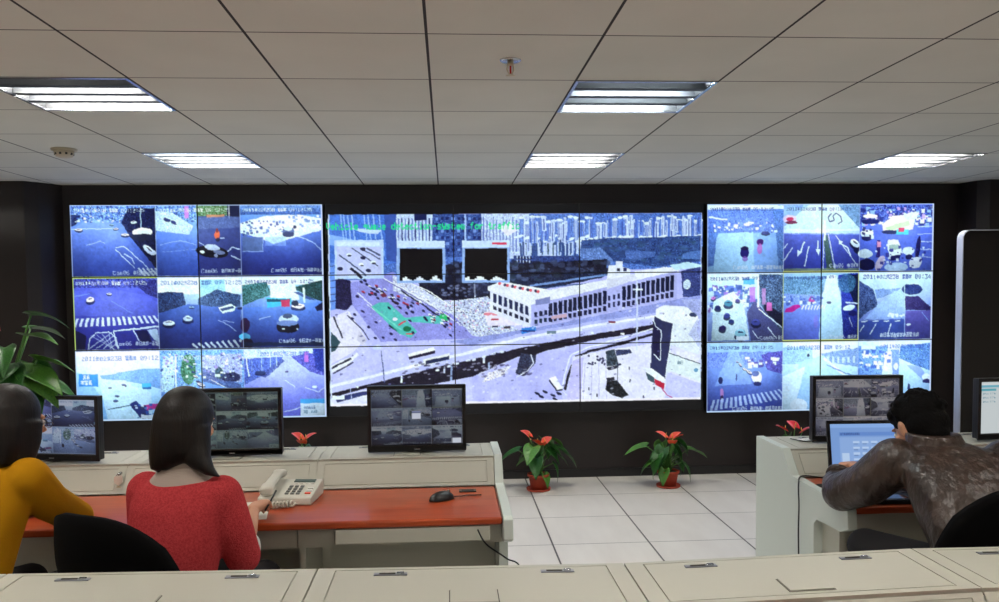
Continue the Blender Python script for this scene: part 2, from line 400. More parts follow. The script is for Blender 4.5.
class Canvas:
    def __init__(s, x0, y0, x1, y1, k=3):
        s.x0, s.y0, s.k = x0, y0, k
        s.W, s.H = int((x1-x0)*k), int((y1-y0)*k); s.a = np.zeros((s.H, s.W, 3), np.float32)
    def _p(s, P): return [((x-s.x0)*s.k, (y-s.y0)*s.k) for x, y in P]
    def poly(s, P, c, al=1, noise=0, c2=None):
        P = s._p(P); xs_ = [p[0] for p in P]; ys_ = [p[1] for p in P]
        X0, X1 = max(0, int(min(xs_))-1), min(s.W, int(max(xs_))+2); Y0, Y1 = max(0, int(min(ys_))-1), min(s.H, int(max(ys_))+2)
        if X0 >= X1 or Y0 >= Y1: return
        gx, gy = np.meshgrid(np.arange(X0, X1)+.5, np.arange(Y0, Y1)+.5)
        ins = np.zeros(gx.shape, bool); n = len(P)
        for i in range(n):
            xa, ya = P[i]; xb, yb = P[(i+1) % n]
            if ya == yb: continue
            m = ((ya > gy) != (yb > gy)) & (gx < (xb-xa)*(gy-ya)/(yb-ya)+xa); ins ^= m
        col = np.array(c, np.float32)/255
        if c2 is not None:
            t = np.clip((gy-min(ys_))/(max(ys_)-min(ys_)+1e-6), 0, 1)[..., None]
            col = col*(1-t) + np.array(c2, np.float32)/255*t
        else: col = np.broadcast_to(col, gx.shape+(3,))
        if noise:
            h, w = gx.shape; q = max(2, s.k)
            nz = RS.randn(h//q+2, w//q+2); nz = np.kron(nz, np.ones((q, q)))[:h, :w]
            col = np.clip(col + (nz*noise/255)[..., None]*np.array([.9, 1, 1.1]), 0, 1)
        sub = s.a[Y0:Y1, X0:X1]; sub[ins] = sub[ins]*(1-al) + col[ins]*al
    def line(s, p, q, w, c, al=1):
        dx, dy = q[0]-p[0], q[1]-p[1]; L = math.hypot(dx, dy) or 1; nx, ny = -dy/L*w/2, dx/L*w/2
        s.poly([(p[0]+nx, p[1]+ny), (q[0]+nx, q[1]+ny), (q[0]-nx, q[1]-ny), (p[0]-nx, p[1]-ny)], c, al)
    def pl(s, P, w, c, al=1):
        for a, b in zip(P, P[1:]): s.line(a, b, w, c, al)
    def ell(s, x, y, rx, ry, c, al=1, ang=0, noise=0):
        ca, sa = math.cos(rad(ang)), math.sin(rad(ang))
        s.poly([(x+rx*math.cos(t)*ca-ry*math.sin(t)*sa, y+rx*math.cos(t)*sa+ry*math.sin(t)*ca) for t in [2*PI*i/20 for i in range(20)]], c, al, noise)
    def rect(s, x, y, w, h, c, al=1, noise=0, c2=None): s.poly([(x, y), (x+w, y), (x+w, y+h), (x, y+h)], c, al, noise, c2)
    def text(s, tx, x, y, h, c, al=1, adv=.86):
        u = h/7
        for ch in tx:
            g = GL.get(ch, GL['o'])
            for r, row in enumerate(g):
                for b in range(5):
                    if row & (16 >> b): s.rect(x+b*u*adv, y+r*u, u*adv*1.1, u*1.1, c, al)
            x += h*adv*.86
    def blur(s, n):
        for _ in range(n):
            a = np.pad(s.a, ((1, 1), (1, 1), (0, 0)), 'edge')
            s.a = (a[:-2, 1:-1]+a[2:, 1:-1]+a[1:-1, :-2]+a[1:-1, 2:]+2*a[1:-1, 1:-1])/6
class View:
    """part of a canvas with its own 0..100 axes"""
    def __init__(s, cv, x, y, w, h): s.c, s.x, s.y, s.w, s.h = cv, x, y, w/100, h/100
    def T(s, p): return (s.x+p[0]*s.w, s.y+p[1]*s.h)
    def poly(s, P, c, al=1, noise=0, c2=None): s.c.poly([s.T(p) for p in P], c, al, noise, c2)
    def line(s, p, q, w, c, al=1): s.c.line(s.T(p), s.T(q), w*s.w, c, al)
    def pl(s, P, w, c, al=1):
        for a, b in zip(P, P[1:]): s.line(a, b, w, c, al)
    def ell(s, x, y, rx, ry, c, al=1, ang=0, noise=0):
        X, Y = s.T((x, y)); s.c.ell(X, Y, rx*s.w, ry*s.h, c, al, ang, noise)
    def rect(s, x, y, w, h, c, al=1, noise=0, c2=None): s.poly([(x, y), (x+w, y), (x+w, y+h), (x, y+h)], c, al, noise, c2)
    def text(s, tx, x, y, h, c, al=1): X, Y = s.T((x, y)); s.c.text(tx, X, Y, h*s.h, c, al, 1.0)
    def car(s, x, y, w, c, ang=0, h=None):
        h = h or w*.5
        s.ell(x, y+h*.35, w*.56, h*.5, (20, 25, 60), .8, ang); s.ell(x, y, w*.5, h*.42, c, 1, ang)
        s.ell(x, y-h*.22, w*.3, h*.26, tuple(min(255, int(v*1.1)+10) for v in c), 1, ang); s.ell(x, y-h*.12, w*.26, h*.1, (35, 40, 75), .8, ang)
    def specks(s, x, y, w, h, n, cols, sz=2):
        for _ in range(n):
            c = cols[RS.randint(len(cols))]; q = sz*(.5+RS.rand())
            s.rect(x+RS.rand()*w, y+RS.rand()*h, q, q*(.6+.8*RS.rand()), c, .85)
    def caption(s, dark=False, cam='Cam06', y=91, x=45):
        c = (45, 55, 110) if dark else (225, 235, 255)
        s.text('2011Y02M23D XQL 09:12:25', 4, 5, 4.8, c, .85)
        s.text(cam+' KDZL-QXMKZQL', x, y, 5.5, (235, 242, 255), .95)

DK, MID, LT, WH = (38, 50, 118), (78, 100, 176), (150, 182, 240), (236, 246, 255)
def L11(v):
    v.rect(0, 0, 100, 100, (120, 152, 225), c2=(62, 80, 170)); v.rect(0, 0, 100, 22, (92, 120, 190), noise=38)
    v.poly([(20, 20), (42, 20), (75, 60), (98, 100), (0, 100), (0, 35)], (128, 155, 228), c2=(66, 86, 176))
    v.poly([(68, 4), (100, 4), (100, 90), (70, 45), (60, 25)], (26, 32, 70), noise=14)
    v.poly([(0, 12), (12, 14), (8, 26), (0, 30)], (40, 52, 96), noise=20)
    v.line((83, 4), (82, 38), 1.2, (170, 190, 230)); v.line((0, 33), (50, 33), .8, (190, 212, 250))
    for x, y, w, c in ((9, 34, 9, WH), (48, 27, 5, LT), (53, 33, 6, WH), (64, 41, 9, WH), (74, 24, 8, (200, 210, 235))): v.car(x, y, w, c)
    v.ell(84, 38, 12, 6.5, (232, 236, 232)); v.ell(84, 45, 13, 5, (30, 36, 60)); v.car(92, 63, 18, (225, 232, 245), 35, 10)
    v.pl([(52, 60), (62, 57), (92, 90)], 1, WH, .9); v.pl([(52, 62), (74, 88)], 1, WH, .9); v.pl([(62, 68), (70, 74), (74, 82)], 1.4, WH, .8)
    v.pl([(18, 56), (34, 50), (40, 54)], .8, WH, .6); v.specks(2, 2, 60, 22, 70, [WH, (60, 80, 150), LT], 2)
    for i in range(6): v.line((78+i*5, 88), (86+i*5, 99), 2, WH)
    v.caption(y=92, x=48)
def L12(v):
    v.rect(0, 0, 100, 100, (128, 166, 235), c2=(72, 96, 186)); v.rect(0, 0, 48, 24, (105, 135, 200), noise=40)
    v.poly([(0, 8), (20, 10), (45, 30), (40, 42), (0, 36)], (205, 225, 252), .8, 20)
    v.rect(49, 0, 51, 100, (60, 72, 112), c2=(58, 66, 140)); v.rect(49, 0, 40, 16, (92, 118, 78), noise=26); v.rect(60, 14, 22, 4, (180, 120, 90)); v.rect(85, 0, 15, 17, (34, 38, 66))
    v.line((87, 0), (87, 20), 1, (220, 230, 245)); v.poly([(50, 18), (100, 16), (100, 32), (50, 34)], (96, 110, 150), .6, 12)
    v.rect(35, 2, 5, 16, (190, 120, 190)); v.car(14, 20, 8, (45, 55, 100), 20); v.car(22, 24, 7, (40, 50, 100), 20)
    v.pl([(4, 56), (30, 50), (48, 56)], .8, WH, .5); v.pl([(6, 66), (48, 62)], .6, WH, .4)
    v.ell(72, 42, 3.5, 7, (225, 96, 60)); v.ell(72, 36, 2, 3, (120, 50, 50)); v.ell(73, 49, 3, 3, (40, 35, 60)); v.rect(76, 46, 5, 1.5, WH, .7)
    v.ell(66, 66, 19, 9, (18, 18, 34), 1, 8); v.ell(66, 60, 9, 4.5, (190, 198, 214), 1, 8); v.ell(74, 67, 7, 3, (120, 128, 160), 1, 8); v.ell(54, 66, 3, 2, WH); v.ell(70, 72, 2.4, 3, (150, 155, 180))
    v.pl([(84, 66), (90, 60), (99, 63)], 1.2, WH, .9); v.pl([(88, 72), (99, 78)], 1.6, WH, .9); v.pl([(50, 52), (60, 60)], .8, WH, .6)
    v.caption(y=90, x=52)
def L13(v):
    v.rect(0, 0, 100, 100, (120, 160, 225), c2=(46, 56, 142)); v.rect(0, 0, 100, 14, (110, 140, 185), noise=14, c2=(60, 84, 140))
    v.poly([(0, 26), (30, 16), (72, 14), (100, 20), (100, 36), (66, 46), (40, 56), (20, 46), (0, 40)], (222, 240, 252), 1, 14)
    v.specks(2, 22, 50, 20, 46, [(50, 66, 120), (90, 110, 160)], 2.6); v.specks(55, 14, 42, 16, 30, [(110, 130, 170), WH], 2.5)
    v.rect(2, 46, 25, 20, (92, 112, 160)); v.pl([(2, 66), (27, 66), (27, 46)], 1, (160, 180, 225))
    v.ell(58, 38, 7, 7, (70, 86, 130)); v.ell(58, 42, 7, 4, (38, 46, 86)); v.ell(58, 34, 5, 3, (190, 205, 225)); v.ell(66, 32, 2, 2.5, (30, 40, 70))
    v.pl([(70, 44), (88, 54), (98, 64)], 1.4, WH, .6); v.rect(30, 46, 25, 12, (150, 180, 235), .5)
    v.line((99, 0), (99, 100), 1.4, (210, 230, 255)); v.caption(y=90, x=36)
def L21(v):
    v.rect(0, 0, 100, 100, (88, 96, 188), c2=(56, 58, 152)); v.rect(0, 0, 100, 14, (62, 66, 140), noise=28); v.poly([(70, 4), (100, 4), (100, 30), (86, 22)], (50, 52, 110), 1, 16)
    v.poly([(0, 18), (40, 14), (86, 24), (100, 36), (100, 56), (0, 52)], (92, 100, 190), .7)
    v.car(20, 30, 10, WH, -15, 8); v.car(42, 22, 6, (200, 210, 240)); v.pl([(44, 32), (70, 50)], .7, LT, .5); v.pl([(0, 26), (20, 22)], .8, LT, .5)
    for i in range(17):
        x = 3+i*6; v.poly([(x, 56-i*.2), (x+3.2, 56-i*.2), (x+3.2+(i-6)*.7, 68-i*.3), (x+(i-6)*.7, 68-i*.3)], (226, 230, 252))
    v.pl([(46, 74), (100, 68)], 2, WH); v.pl([(46, 74), (52, 98)], 1.6, WH); v.pl([(70, 73), (76, 88)], 1.2, WH); v.poly([(86, 73), (98, 71), (100, 90), (94, 86)], (210, 228, 252))
    v.poly([(72, 74), (86, 73), (92, 90), (78, 90)], (32, 34, 90)); v.poly([(0, 72), (14, 80), (12, 100), (0, 100)], (28, 30, 80))
    for i in range(4):
        v.pl([(17+i*8, 98), (44+i*2, 76+i*5)], 1, WH, .85); v.pl([(19+i*7, 80-i), (48-i, 100)], 1, WH, .6)
    v.pl([(16, 99), (18, 84), (26, 76), (40, 75), (47, 82), (51, 99)], 1.2, WH); v.caption(y=89, x=48)
def L22(v):
    v.rect(0, 0, 100, 100, (196, 226, 250), c2=(46, 60, 132)); v.rect(0, 0, 100, 24, (214, 238, 252), noise=8); v.rect(50, 4, 30, 22, (150, 196, 240), noise=12)
    v.poly([(0, 22), (12, 20), (30, 22), (34, 40), (20, 46), (0, 50)], (40, 56, 92), 1, 18); v.poly([(48, 30), (70, 18), (98, 26), (98, 42), (66, 44), (48, 42)], (56, 76, 110), 1, 22)
    v.poly([(0, 50), (36, 38), (98, 44), (98, 100), (0, 100)], (74, 102, 172), c2=(44, 56, 128))
    v.car(12, 64, 14, WH, 0, 8); v.car(35, 58, 12, (190, 205, 225), 0, 9); v.poly([(71, 43), (86, 38), (92, 42), (90, 48), (76, 51)], (225, 240, 250)); v.poly([(73, 45), (88, 41), (90, 44), (76, 48)], (60, 80, 120)); v.car(40, 42, 6, LT); v.car(97, 44, 6, (40, 50, 90))
    v.pl([(70, 60), (84, 68), (92, 76)], 1, WH, .6); v.pl([(76, 61), (90, 64)], .8, WH, .6)
    for i in range(9): v.line((40+i*7, 88+(8-i)*.6), (46+i*7, 99), 2.6, WH)
    v.text('2011Y02M23D XQL 09:12:25', 4, 5, 5.5, (60, 80, 130), .7)
def L23(v):
    v.rect(0, 0, 100, 100, (150, 190, 245), c2=(44, 58, 128)); v.rect(0, 0, 100, 12, (206, 234, 252), noise=6)
    v.poly([(0, 12), (30, 8), (36, 26), (14, 34), (0, 42)], (64, 106, 104), 1, 22); v.poly([(62, 16), (76, 12), (98, 6), (98, 36), (82, 30)], (36, 66, 66), 1, 14)
    v.poly([(34, 12), (64, 10), (70, 34), (34, 34)], (204, 240, 252), 1, 12); v.poly([(0, 44), (100, 36), (100, 100), (0, 100)], (100, 138, 214), c2=(48, 60, 130))
    v.poly([(29, 30), (60, 31), (60, 40), (30, 44)], (58, 168, 200)); v.rect(30, 32, 29, 3.5, (20, 60, 80)); v.poly([(47, 33), (58, 33), (58, 43), (48, 43)], (178, 40, 74))
    v.car(68, 42, 16, (235, 245, 250), 0, 8); v.ell(64, 38, 4, 4, (30, 40, 60)); v.poly([(88, 44), (98, 36), (99, 48), (90, 50)], (24, 26, 60))
    v.ell(55, 71, 14, 9, (22, 22, 42)); v.ell(56, 60, 12, 7, (210, 222, 235)); v.ell(55, 56, 6, 3.5, (70, 82, 110)); v.ell(54, 66, 13, 4, (120, 140, 190)); v.rect(48, 73, 2.5, 2, WH); v.rect(65, 73, 2.5, 2, WH)
    v.ell(3, 68, 6, 10, (54, 30, 74)); v.ell(2, 84, 7, 5, (100, 190, 230)); v.ell(5, 94, 8, 8, (40, 20, 60)); v.poly([(62, 22), (68, 22), (90, 34), (80, 33)], (54, 74, 120)); v.pl([(20, 60), (34, 56)], 1, WH, .6)
    v.rect(74, 16, 3, 22, (190, 210, 220)); v.rect(0, 92, 100, 5, (40, 56, 96)); v.caption(True, y=88, x=44)
def L31(v):
    v.rect(0, 0, 100, 100, (240, 252, 255), c2=(150, 205, 248)); v.poly([(28, 36), (60, 30), (78, 26), (100, 26), (100, 56), (84, 50), (56, 42), (30, 40)], (118, 158, 216), .9, 10)
    v.poly([(0, 30), (10, 34), (26, 60), (60, 100), (0, 100)], (140, 190, 240), .7); v.rect(3, 33, 23, 17, (66, 140, 214)); v.text('ZK', 8, 34, 6, WH); v.text('LXQ', 6, 42, 6, WH)
    v.poly([(26, 40), (56, 44), (88, 60), (90, 100), (36, 100)], (214, 240, 252), .8, 6); v.rect(78, 47, 11, 8, (80, 180, 226)); v.rect(79, 53, 10, 3, (60, 110, 170))
    for x, y, w in ((40, 52, 4), (56, 48, 4), (58, 50, 3), (48, 64, 5), (46, 71, 6)): v.car(x, y, w, (90, 110, 160))
    v.line((36, 83), (66, 78), 1, (50, 80, 110)); v.poly([(62, 76), (70, 72), (84, 86), (88, 98), (74, 96), (66, 84)], (44, 60, 124)); v.poly([(78, 78), (96, 76), (98, 84), (84, 86)], (196, 60, 150)); v.specks(64, 76, 34, 22, 30, [WH, (60, 110, 190), (40, 50, 90)], 3)
    v.poly([(0, 56), (16, 50), (34, 100), (0, 100)], (160, 205, 245), .8); v.text('2011Y02M23D XQL 09:12:25', 7, 8, 6, (70, 90, 140), .7); v.rect(76, 92, 20, 5, WH)
def L32(v):
    v.rect(0, 0, 100, 100, (120, 160, 220), noise=26); v.poly([(4, 8), (18, 14), (16, 60), (0, 60)], (186, 216, 240), 1, 24); v.ell(34, 28, 9, 22, (72, 120, 92), 1, 0, 24); v.rect(18, 6, 2, 60, (226, 240, 250))
    v.poly([(50, 8), (98, 6), (98, 48), (50, 44)], (172, 168, 212), .8, 30); v.poly([(48, 38), (74, 54), (98, 60), (98, 100), (60, 100), (44, 60)], (112, 150, 210)); v.poly([(50, 26), (96, 52), (96, 60), (50, 46)], (60, 72, 120), .7, 24)
    v.ell(84, 40, 12, 7, (44, 48, 84), 1, 0, 20); v.ell(70, 34, 5, 9, (52, 72, 84), 1, 0, 18)
    for i, (x, y) in enumerate(((40, 32), (43, 38), (46, 46), (50, 56), (54, 64), (58, 70), (64, 74), (48, 50))): v.car(x, y, 5+i*.5, WH if i % 2 else (36, 46, 90), 20)
    v.line((60, 44), (86, 60), .8, WH); v.specks(0, 4, 100, 36, 90, [WH, (50, 70, 130), (150, 130, 180)], 2.5); v.rect(0, 60, 46, 40, (120, 156, 216), .5, 20); v.ell(24, 70, 3, 7, (26, 36, 66)); v.text('2011Y02M23D XQL', 6, 9, 5.5, WH, .7)
def L33(v):
    v.rect(0, 0, 100, 100, (196, 206, 246), c2=(112, 116, 218)); v.rect(0, 0, 100, 12, (196, 216, 246), noise=20)
    v.poly([(0, 14), (48, 12), (30, 34), (0, 52)], (86, 104, 180), 1, 16); v.poly([(58, 12), (76, 8), (98, 6), (98, 40), (80, 34)], (92, 92, 176), 1, 18); v.poly([(84, 0), (100, 0), (100, 38), (88, 30)], (48, 60, 140), 1, 12)
    v.poly([(50, 10), (56, 10), (98, 60), (98, 100), (0, 100), (0, 62)], (176, 180, 240), .8, 6, (120, 122, 222)); v.poly([(46, 14), (20, 40), (26, 42), (50, 18)], (54, 66, 126), .8, 20)
    v.car(52, 33, 4, (60, 50, 110)); v.car(20, 34, 12, (46, 58, 100)); v.rect(74, 6, 5, 14, (186, 110, 190)); v.pl([(50, 46), (62, 56)], 1, WH, .6); v.pl([(74, 56), (90, 64), (98, 58)], 1.2, WH, .7); v.ell(86, 56, 3, 2, WH); v.pl([(48, 92), (72, 84)], 1, WH, .9)
    v.rect(68, 73, 32, 8, (84, 178, 238)); v.rect(68, 80, 32, 19, (238, 248, 255)); v.text('LDKZQ', 72, 84, 4, (140, 160, 190)); v.text('QX:KZL', 72, 90, 4, (140, 170, 190)); v.line((3, 12), (6, 40), 1.6, (220, 236, 250))
    for x, y in ((10, 22), (22, 20), (33, 17), (40, 15)): v.line((x, y-8), (x, y+10), .6, (180, 196, 240))
    v.text('2011Y02M23D XQL 09:12', 20, 5, 5.5, (70, 90, 160), .7)
def R11(v):
    v.rect(0, 0, 100, 100, (108, 138, 214), c2=(170, 212, 248)); v.rect(0, 8, 100, 34, (100, 126, 204), noise=16); v.rect(0, 1, 100, 6, (206, 228, 248))
    v.poly([(12, 44), (60, 40), (64, 100), (8, 100)], (184, 222, 250), .8, 5); v.poly([(60, 44), (90, 50), (96, 100), (62, 100)], (148, 184, 244), .8); v.poly([(86, 10), (100, 6), (100, 100), (94, 90)], (86, 120, 180), .8, 18); v.poly([(2, 30), (14, 40), (8, 90), (0, 92)], (90, 124, 196), .8, 12)
    v.pl([(2, 19), (26, 22)], 2.2, WH, .8); v.specks(4, 24, 84, 14, 60, [WH, (78, 100, 170)], 3); v.ell(84, 66, 6, 16, (140, 176, 240), .5)
    v.ell(49, 71, 5.5, 8, (40, 34, 110)); v.ell(49, 65, 5, 3, (24, 22, 70)); v.ell(49, 80, 4, 4, (150, 100, 180), .7); v.ell(69, 56, 4.5, 5, (78, 34, 110)); v.ell(69, 66, 3.5, 8, (216, 120, 200), .8); v.car(76, 42, 10, (60, 66, 120)); v.caption(True, y=90, x=34)
def R12(v):
    v.rect(0, 0, 100, 100, (160, 190, 240), c2=(84, 96, 184)); v.poly([(34, 0), (78, 0), (100, 14), (100, 40), (0, 40), (0, 34)], (206, 228, 250), .8, 5); v.poly([(70, 0), (100, 0), (100, 36)], (112, 140, 172), 1, 14); v.rect(0, 0, 26, 6, (130, 156, 210), noise=10)
    v.ell(8, 22, 9, 6, (220, 190, 220)); v.ell(8, 22, 5, 3, (186, 50, 90)); v.ell(10, 27, 8, 2.5, (110, 30, 70)); v.rect(0, 37, 100, 6, (216, 232, 252)); v.poly([(0, 44), (100, 46), (100, 100), (0, 100)], (92, 104, 190), c2=(64, 74, 168))
    v.poly([(52, 46), (57, 46), (66, 96), (56, 96)], (74, 98, 96), 1, 8); v.pl([(53, 30), (52, 96)], 1, WH); v.pl([(58, 44), (68, 96)], 1, WH); v.pl([(68, 46), (98, 92)], 1, WH); v.pl([(34, 62), (28, 92)], 1.4, WH); v.pl([(6, 58), (0, 66)], 1.2, WH); v.pl([(12, 64), (0, 84)], 1.4, WH)
    v.pl([(28, 56), (22, 72)], 1.8, WH); v.poly([(19, 68), (25, 70), (19, 78)], WH); v.pl([(46, 54), (46, 70)], 1.6, WH); v.poly([(43, 66), (49, 66), (46, 76)], WH); v.pl([(74, 58), (84, 64), (88, 76)], 1.8, WH); v.poly([(72, 54), (78, 56), (73, 60)], WH)
    v.car(94, 58, 14, WH, 35, 12); v.ell(97, 70, 6, 4, (30, 36, 80), 1, 35); v.rect(60, 40, 40, 4, (186, 208, 246))
    v.pl([(62, 14), (58, 20), (60, 26), (66, 24), (64, 18), (68, 14), (74, 18), (76, 26), (71, 30)], 1.1, (34, 44, 100)); v.rect(52, 24, 3, 30, (220, 234, 250)); v.rect(0, 95, 100, 3, (196, 214, 130), .6); v.caption(True, y=88, x=60)
def R13(v):
    v.rect(0, 0, 100, 100, (92, 110, 206), c2=(98, 118, 214)); v.rect(0, 2, 100, 28, (70, 84, 160), noise=34); v.specks(0, 4, 100, 26, 110, [WH, (44, 50, 110), (190, 150, 200), LT], 4)
    for i in range(5): v.line((78, 34+i*11), (100, 33+i*12), 1, WH, .7)
    v.poly([(30, 30), (44, 18), (62, 16), (74, 22), (72, 38), (50, 44), (32, 42)], (238, 246, 252)); v.poly([(34, 36), (50, 30), (66, 26), (68, 32), (40, 40)], (196, 206, 160)); v.poly([(58, 14), (76, 12), (78, 22), (62, 26)], (214, 228, 240)); v.ell(42, 42, 12, 3, (40, 46, 90))
    v.rect(50, 38, 16, 8, (80, 196, 236)); v.rect(52, 36, 8, 6, (214, 60, 92)); v.ell(14, 18, 10, 3, WH); v.ell(14, 26, 12, 4, (28, 34, 90)); v.ell(10, 44, 9, 6, WH); v.ell(10, 50, 7, 5, (30, 34, 86)); v.specks(2, 34, 14, 16, 12, [WH, (40, 40, 90)], 4)
    v.poly([(38, 54), (52, 53), (58, 72), (54, 80), (42, 80), (38, 68)], (242, 250, 248)); v.poly([(40, 62), (52, 60), (55, 67), (41, 69)], (170, 190, 176)); v.poly([(38, 76), (56, 76), (54, 84), (40, 84)], (36, 40, 96)); v.ell(8, 74, 10, 7, (226, 240, 248)); v.ell(10, 90, 11, 9, (30, 30, 84))
    v.rect(23, 54, 5, 26, (54, 40, 110)); v.rect(24, 56, 5, 8, (230, 150, 180)); v.ell(28, 88, 5, 12, (220, 200, 226), 1, 30); v.ell(66, 70, 8, 6, WH); v.ell(67, 79, 5, 4, (44, 44, 100)); v.ell(79, 66, 3, 18, (34, 32, 90), 1, 8); v.ell(76, 88, 9, 8, (240, 244, 252), 1, -20); v.ell(50, 94, 16, 7, (196, 220, 248)); v.specks(20, 60, 70, 38, 40, [WH, (60, 60, 140)], 3)
def R21(v):
    v.rect(0, 0, 100, 100, (206, 228, 250), c2=(120, 140, 206)); v.specks(0, 16, 60, 40, 130, [WH, (90, 110, 180), (150, 110, 180), (60, 80, 140)], 5); v.poly([(62, 40), (100, 84), (100, 100), (58, 100), (52, 60)], (84, 86, 134), 1, 6)
    v.poly([(68, 2), (100, 2), (100, 90), (70, 46)], (72, 90, 118), 1, 26); v.poly([(74, 44), (100, 60), (100, 80), (76, 56)], (30, 32, 58), 1, 10); v.line((68, 52), (99, 80), 1.4, WH); v.poly([(8, 40), (34, 26), (48, 44), (56, 98), (6, 98)], (226, 248, 244), .85, 10)
    v.rect(48, 8, 14, 8, (90, 160, 222)); v.rect(66, 6, 2.4, 44, (230, 240, 250)); v.rect(78, 43, 7, 12, (214, 110, 176)); v.rect(56, 20, 7, 22, (170, 96, 190), .8); v.rect(72, 22, 5, 24, (190, 130, 180), .8)
    for x, y, w, c in ((28, 44, 11, (70, 130, 150)), (14, 50, 8, (40, 46, 96)), (26, 62, 9, (60, 70, 140)), (44, 88, 15, (150, 200, 214)), (20, 80, 10, (44, 36, 96)), (64, 72, 12, (70, 76, 150)), (32, 70, 7, (40, 60, 120)), (40, 40, 6, (80, 70, 130)), (8, 36, 6, (200, 120, 190))): v.car(x, y, w, c, 0, w*.9)
    v.rect(38, 92, 17, 6, WH); v.line((60, 84), (68, 96), 1, WH); v.line((80, 80), (92, 96), 1.4, WH); v.caption(True, y=92, x=70)
def R22(v):
    v.rect(0, 0, 100, 100, (140, 172, 222), c2=(110, 124, 222)); v.rect(0, 6, 52, 26, (96, 130, 160), noise=20); v.poly([(52, 30), (56, 4), (70, 4), (76, 40), (80, 100), (48, 100)], (196, 230, 252), 1, 4); v.poly([(72, 4), (100, 0), (100, 100), (80, 100), (76, 30)], (46, 58, 146), 1, 14)
    v.poly([(84, 4), (100, 2), (100, 60), (88, 30)], (16, 26, 60), 1, 10); v.ell(84, 16, 12, 14, (60, 100, 128), .8, 0, 18); v.poly([(0, 30), (50, 34), (50, 46), (0, 46)], (120, 140, 200), .8, 16); v.poly([(4, 52), (20, 46), (24, 50), (12, 58), (2, 58)], (190, 40, 140)); v.ell(38, 40, 4, 5, (170, 60, 140))
    for i in range(8): v.line((28+i*4, 48), (25+i*4, 54), 1.5, WH)
    v.ell(87, 52, 8, 4, (220, 236, 250), 1, -10); v.pl([(82, 44), (99, 46)], 1.6, WH, .8); v.ell(92, 60, 6, 4, (30, 34, 100)); v.pl([(88, 66), (92, 80)], 1, WH, .8); v.ell(60, 44, 3, 2, (70, 80, 120)); v.specks(0, 34, 50, 10, 30, [WH, (70, 90, 160)], 3); v.ell(44, 72, 3, 10, (160, 110, 200), .3); v.caption(True, y=92, x=62)
def R23(v):
    v.rect(0, 0, 100, 100, (198, 220, 248), c2=(92, 106, 186)); v.poly([(0, 12), (20, 26), (26, 50), (8, 62), (0, 72)], (62, 78, 120), 1, 18); v.poly([(22, 26), (58, 24), (46, 32), (24, 40)], (110, 134, 180), .9, 12); v.poly([(48, 28), (60, 28), (64, 50), (62, 70), (8, 70), (24, 50)], (156, 182, 232), .9, 6)
    v.ell(72, 26, 14, 8, (40, 54, 104), 1, 0, 12); v.poly([(62, 36), (80, 36), (98, 52), (98, 58), (64, 56)], (52, 44, 96), 1, 8); v.poly([(64, 58), (100, 58), (100, 100), (62, 100)], (104, 96, 172), c2=(88, 88, 170)); v.poly([(0, 72), (62, 70), (62, 100), (0, 100)], (72, 92, 168)); v.line((62, 20), (63, 96), 1.2, (170, 190, 236))
    for i in range(4): v.line((4+i*15, 73), (12+i*15, 72.4), 1.4, WH)
    v.line((24, 76), (16, 92), 1.2, WH); v.line((44, 76), (40, 92), 1.2, WH); v.line((8, 78), (2, 88), 1.2, WH); v.ell(68, 78, 3.5, 2, WH); v.pl([(86, 60), (96, 74)], .8, LT); v.specks(36, 60, 24, 6, 20, [WH], 2.4); v.text('2011Y02M23D XQL 08:34:25', 6, 4, 6, (50, 60, 120), .8); v.text('KDZLQXLKQXMK', 30, 90, 6, WH)
def R31(v):
    v.rect(0, 0, 100, 100, (152, 184, 236), c2=(62, 76, 160)); v.rect(0, 14, 100, 22, (110, 130, 206), noise=16); v.poly([(30, 10), (40, 10), (60, 60), (10, 62)], (160, 190, 244), .5); v.poly([(72, 18), (100, 12), (100, 46), (80, 40)], (86, 78, 156), .9, 14)
    for x, y, w in ((40, 28, 4), (44, 32, 5), (50, 38, 6), (56, 42, 8)): v.car(x, y, w, WH if w > 4 else (180, 150, 200), 30)
    v.ell(66, 50, 7, 9, (236, 240, 250), 1, -20); v.ell(64, 45, 5, 4, (90, 100, 150)); v.ell(67, 60, 5, 3, (40, 44, 96)); v.specks(50, 20, 40, 12, 24, [WH, (80, 70, 140)], 4); v.ell(18, 54, 3, 5, (36, 44, 92)); v.ell(39, 50, 1, 5, (50, 60, 120)); v.ell(20, 72, 2.4, 6, (180, 130, 190)); v.ell(20, 80, 2, 5, (60, 40, 90))
    for i in range(16):
        x = 4+i*6.2; v.poly([(x+4-i*.5, 82-i*.9), (x+7-i*.5, 82-i*.9), (x+3+i*.5, 98-i*1.1), (x-.5+i*.5, 98-i*1.1)], (200, 216, 252), .9)
    v.caption(True, y=92, x=34)
def R32(v):
    v.rect(0, 0, 100, 100, (216, 240, 252), c2=(160, 200, 246)); v.rect(0, 8, 40, 24, (146, 180, 226), .8, 14); v.poly([(50, 18), (100, 10), (100, 38), (60, 30)], (120, 142, 192), .9, 16); v.poly([(20, 30), (54, 20), (98, 66), (98, 100), (24, 100)], (176, 214, 250), .8); v.poly([(0, 50), (30, 36), (16, 100), (0, 100)], (226, 244, 254), .9)
    v.pl([(54, 24), (96, 62)], 3, (232, 244, 252)); v.pl([(58, 34), (74, 42), (98, 52)], 1.4, (120, 140, 190)); v.ell(34, 20, 1.6, 2, (40, 50, 90)); v.ell(22, 92, 12, 10, WH); v.text('2011Y02M23D XQL 09:12', 6, 6, 5.5, (70, 90, 150), .7)
    for i in range(5): v.line((1, 60+i*5), (12-i, 60+i*5), 1.4, WH)
    for i in range(6): v.rect(58+i*7, 22, 3, 10, (210, 224, 244), .7)
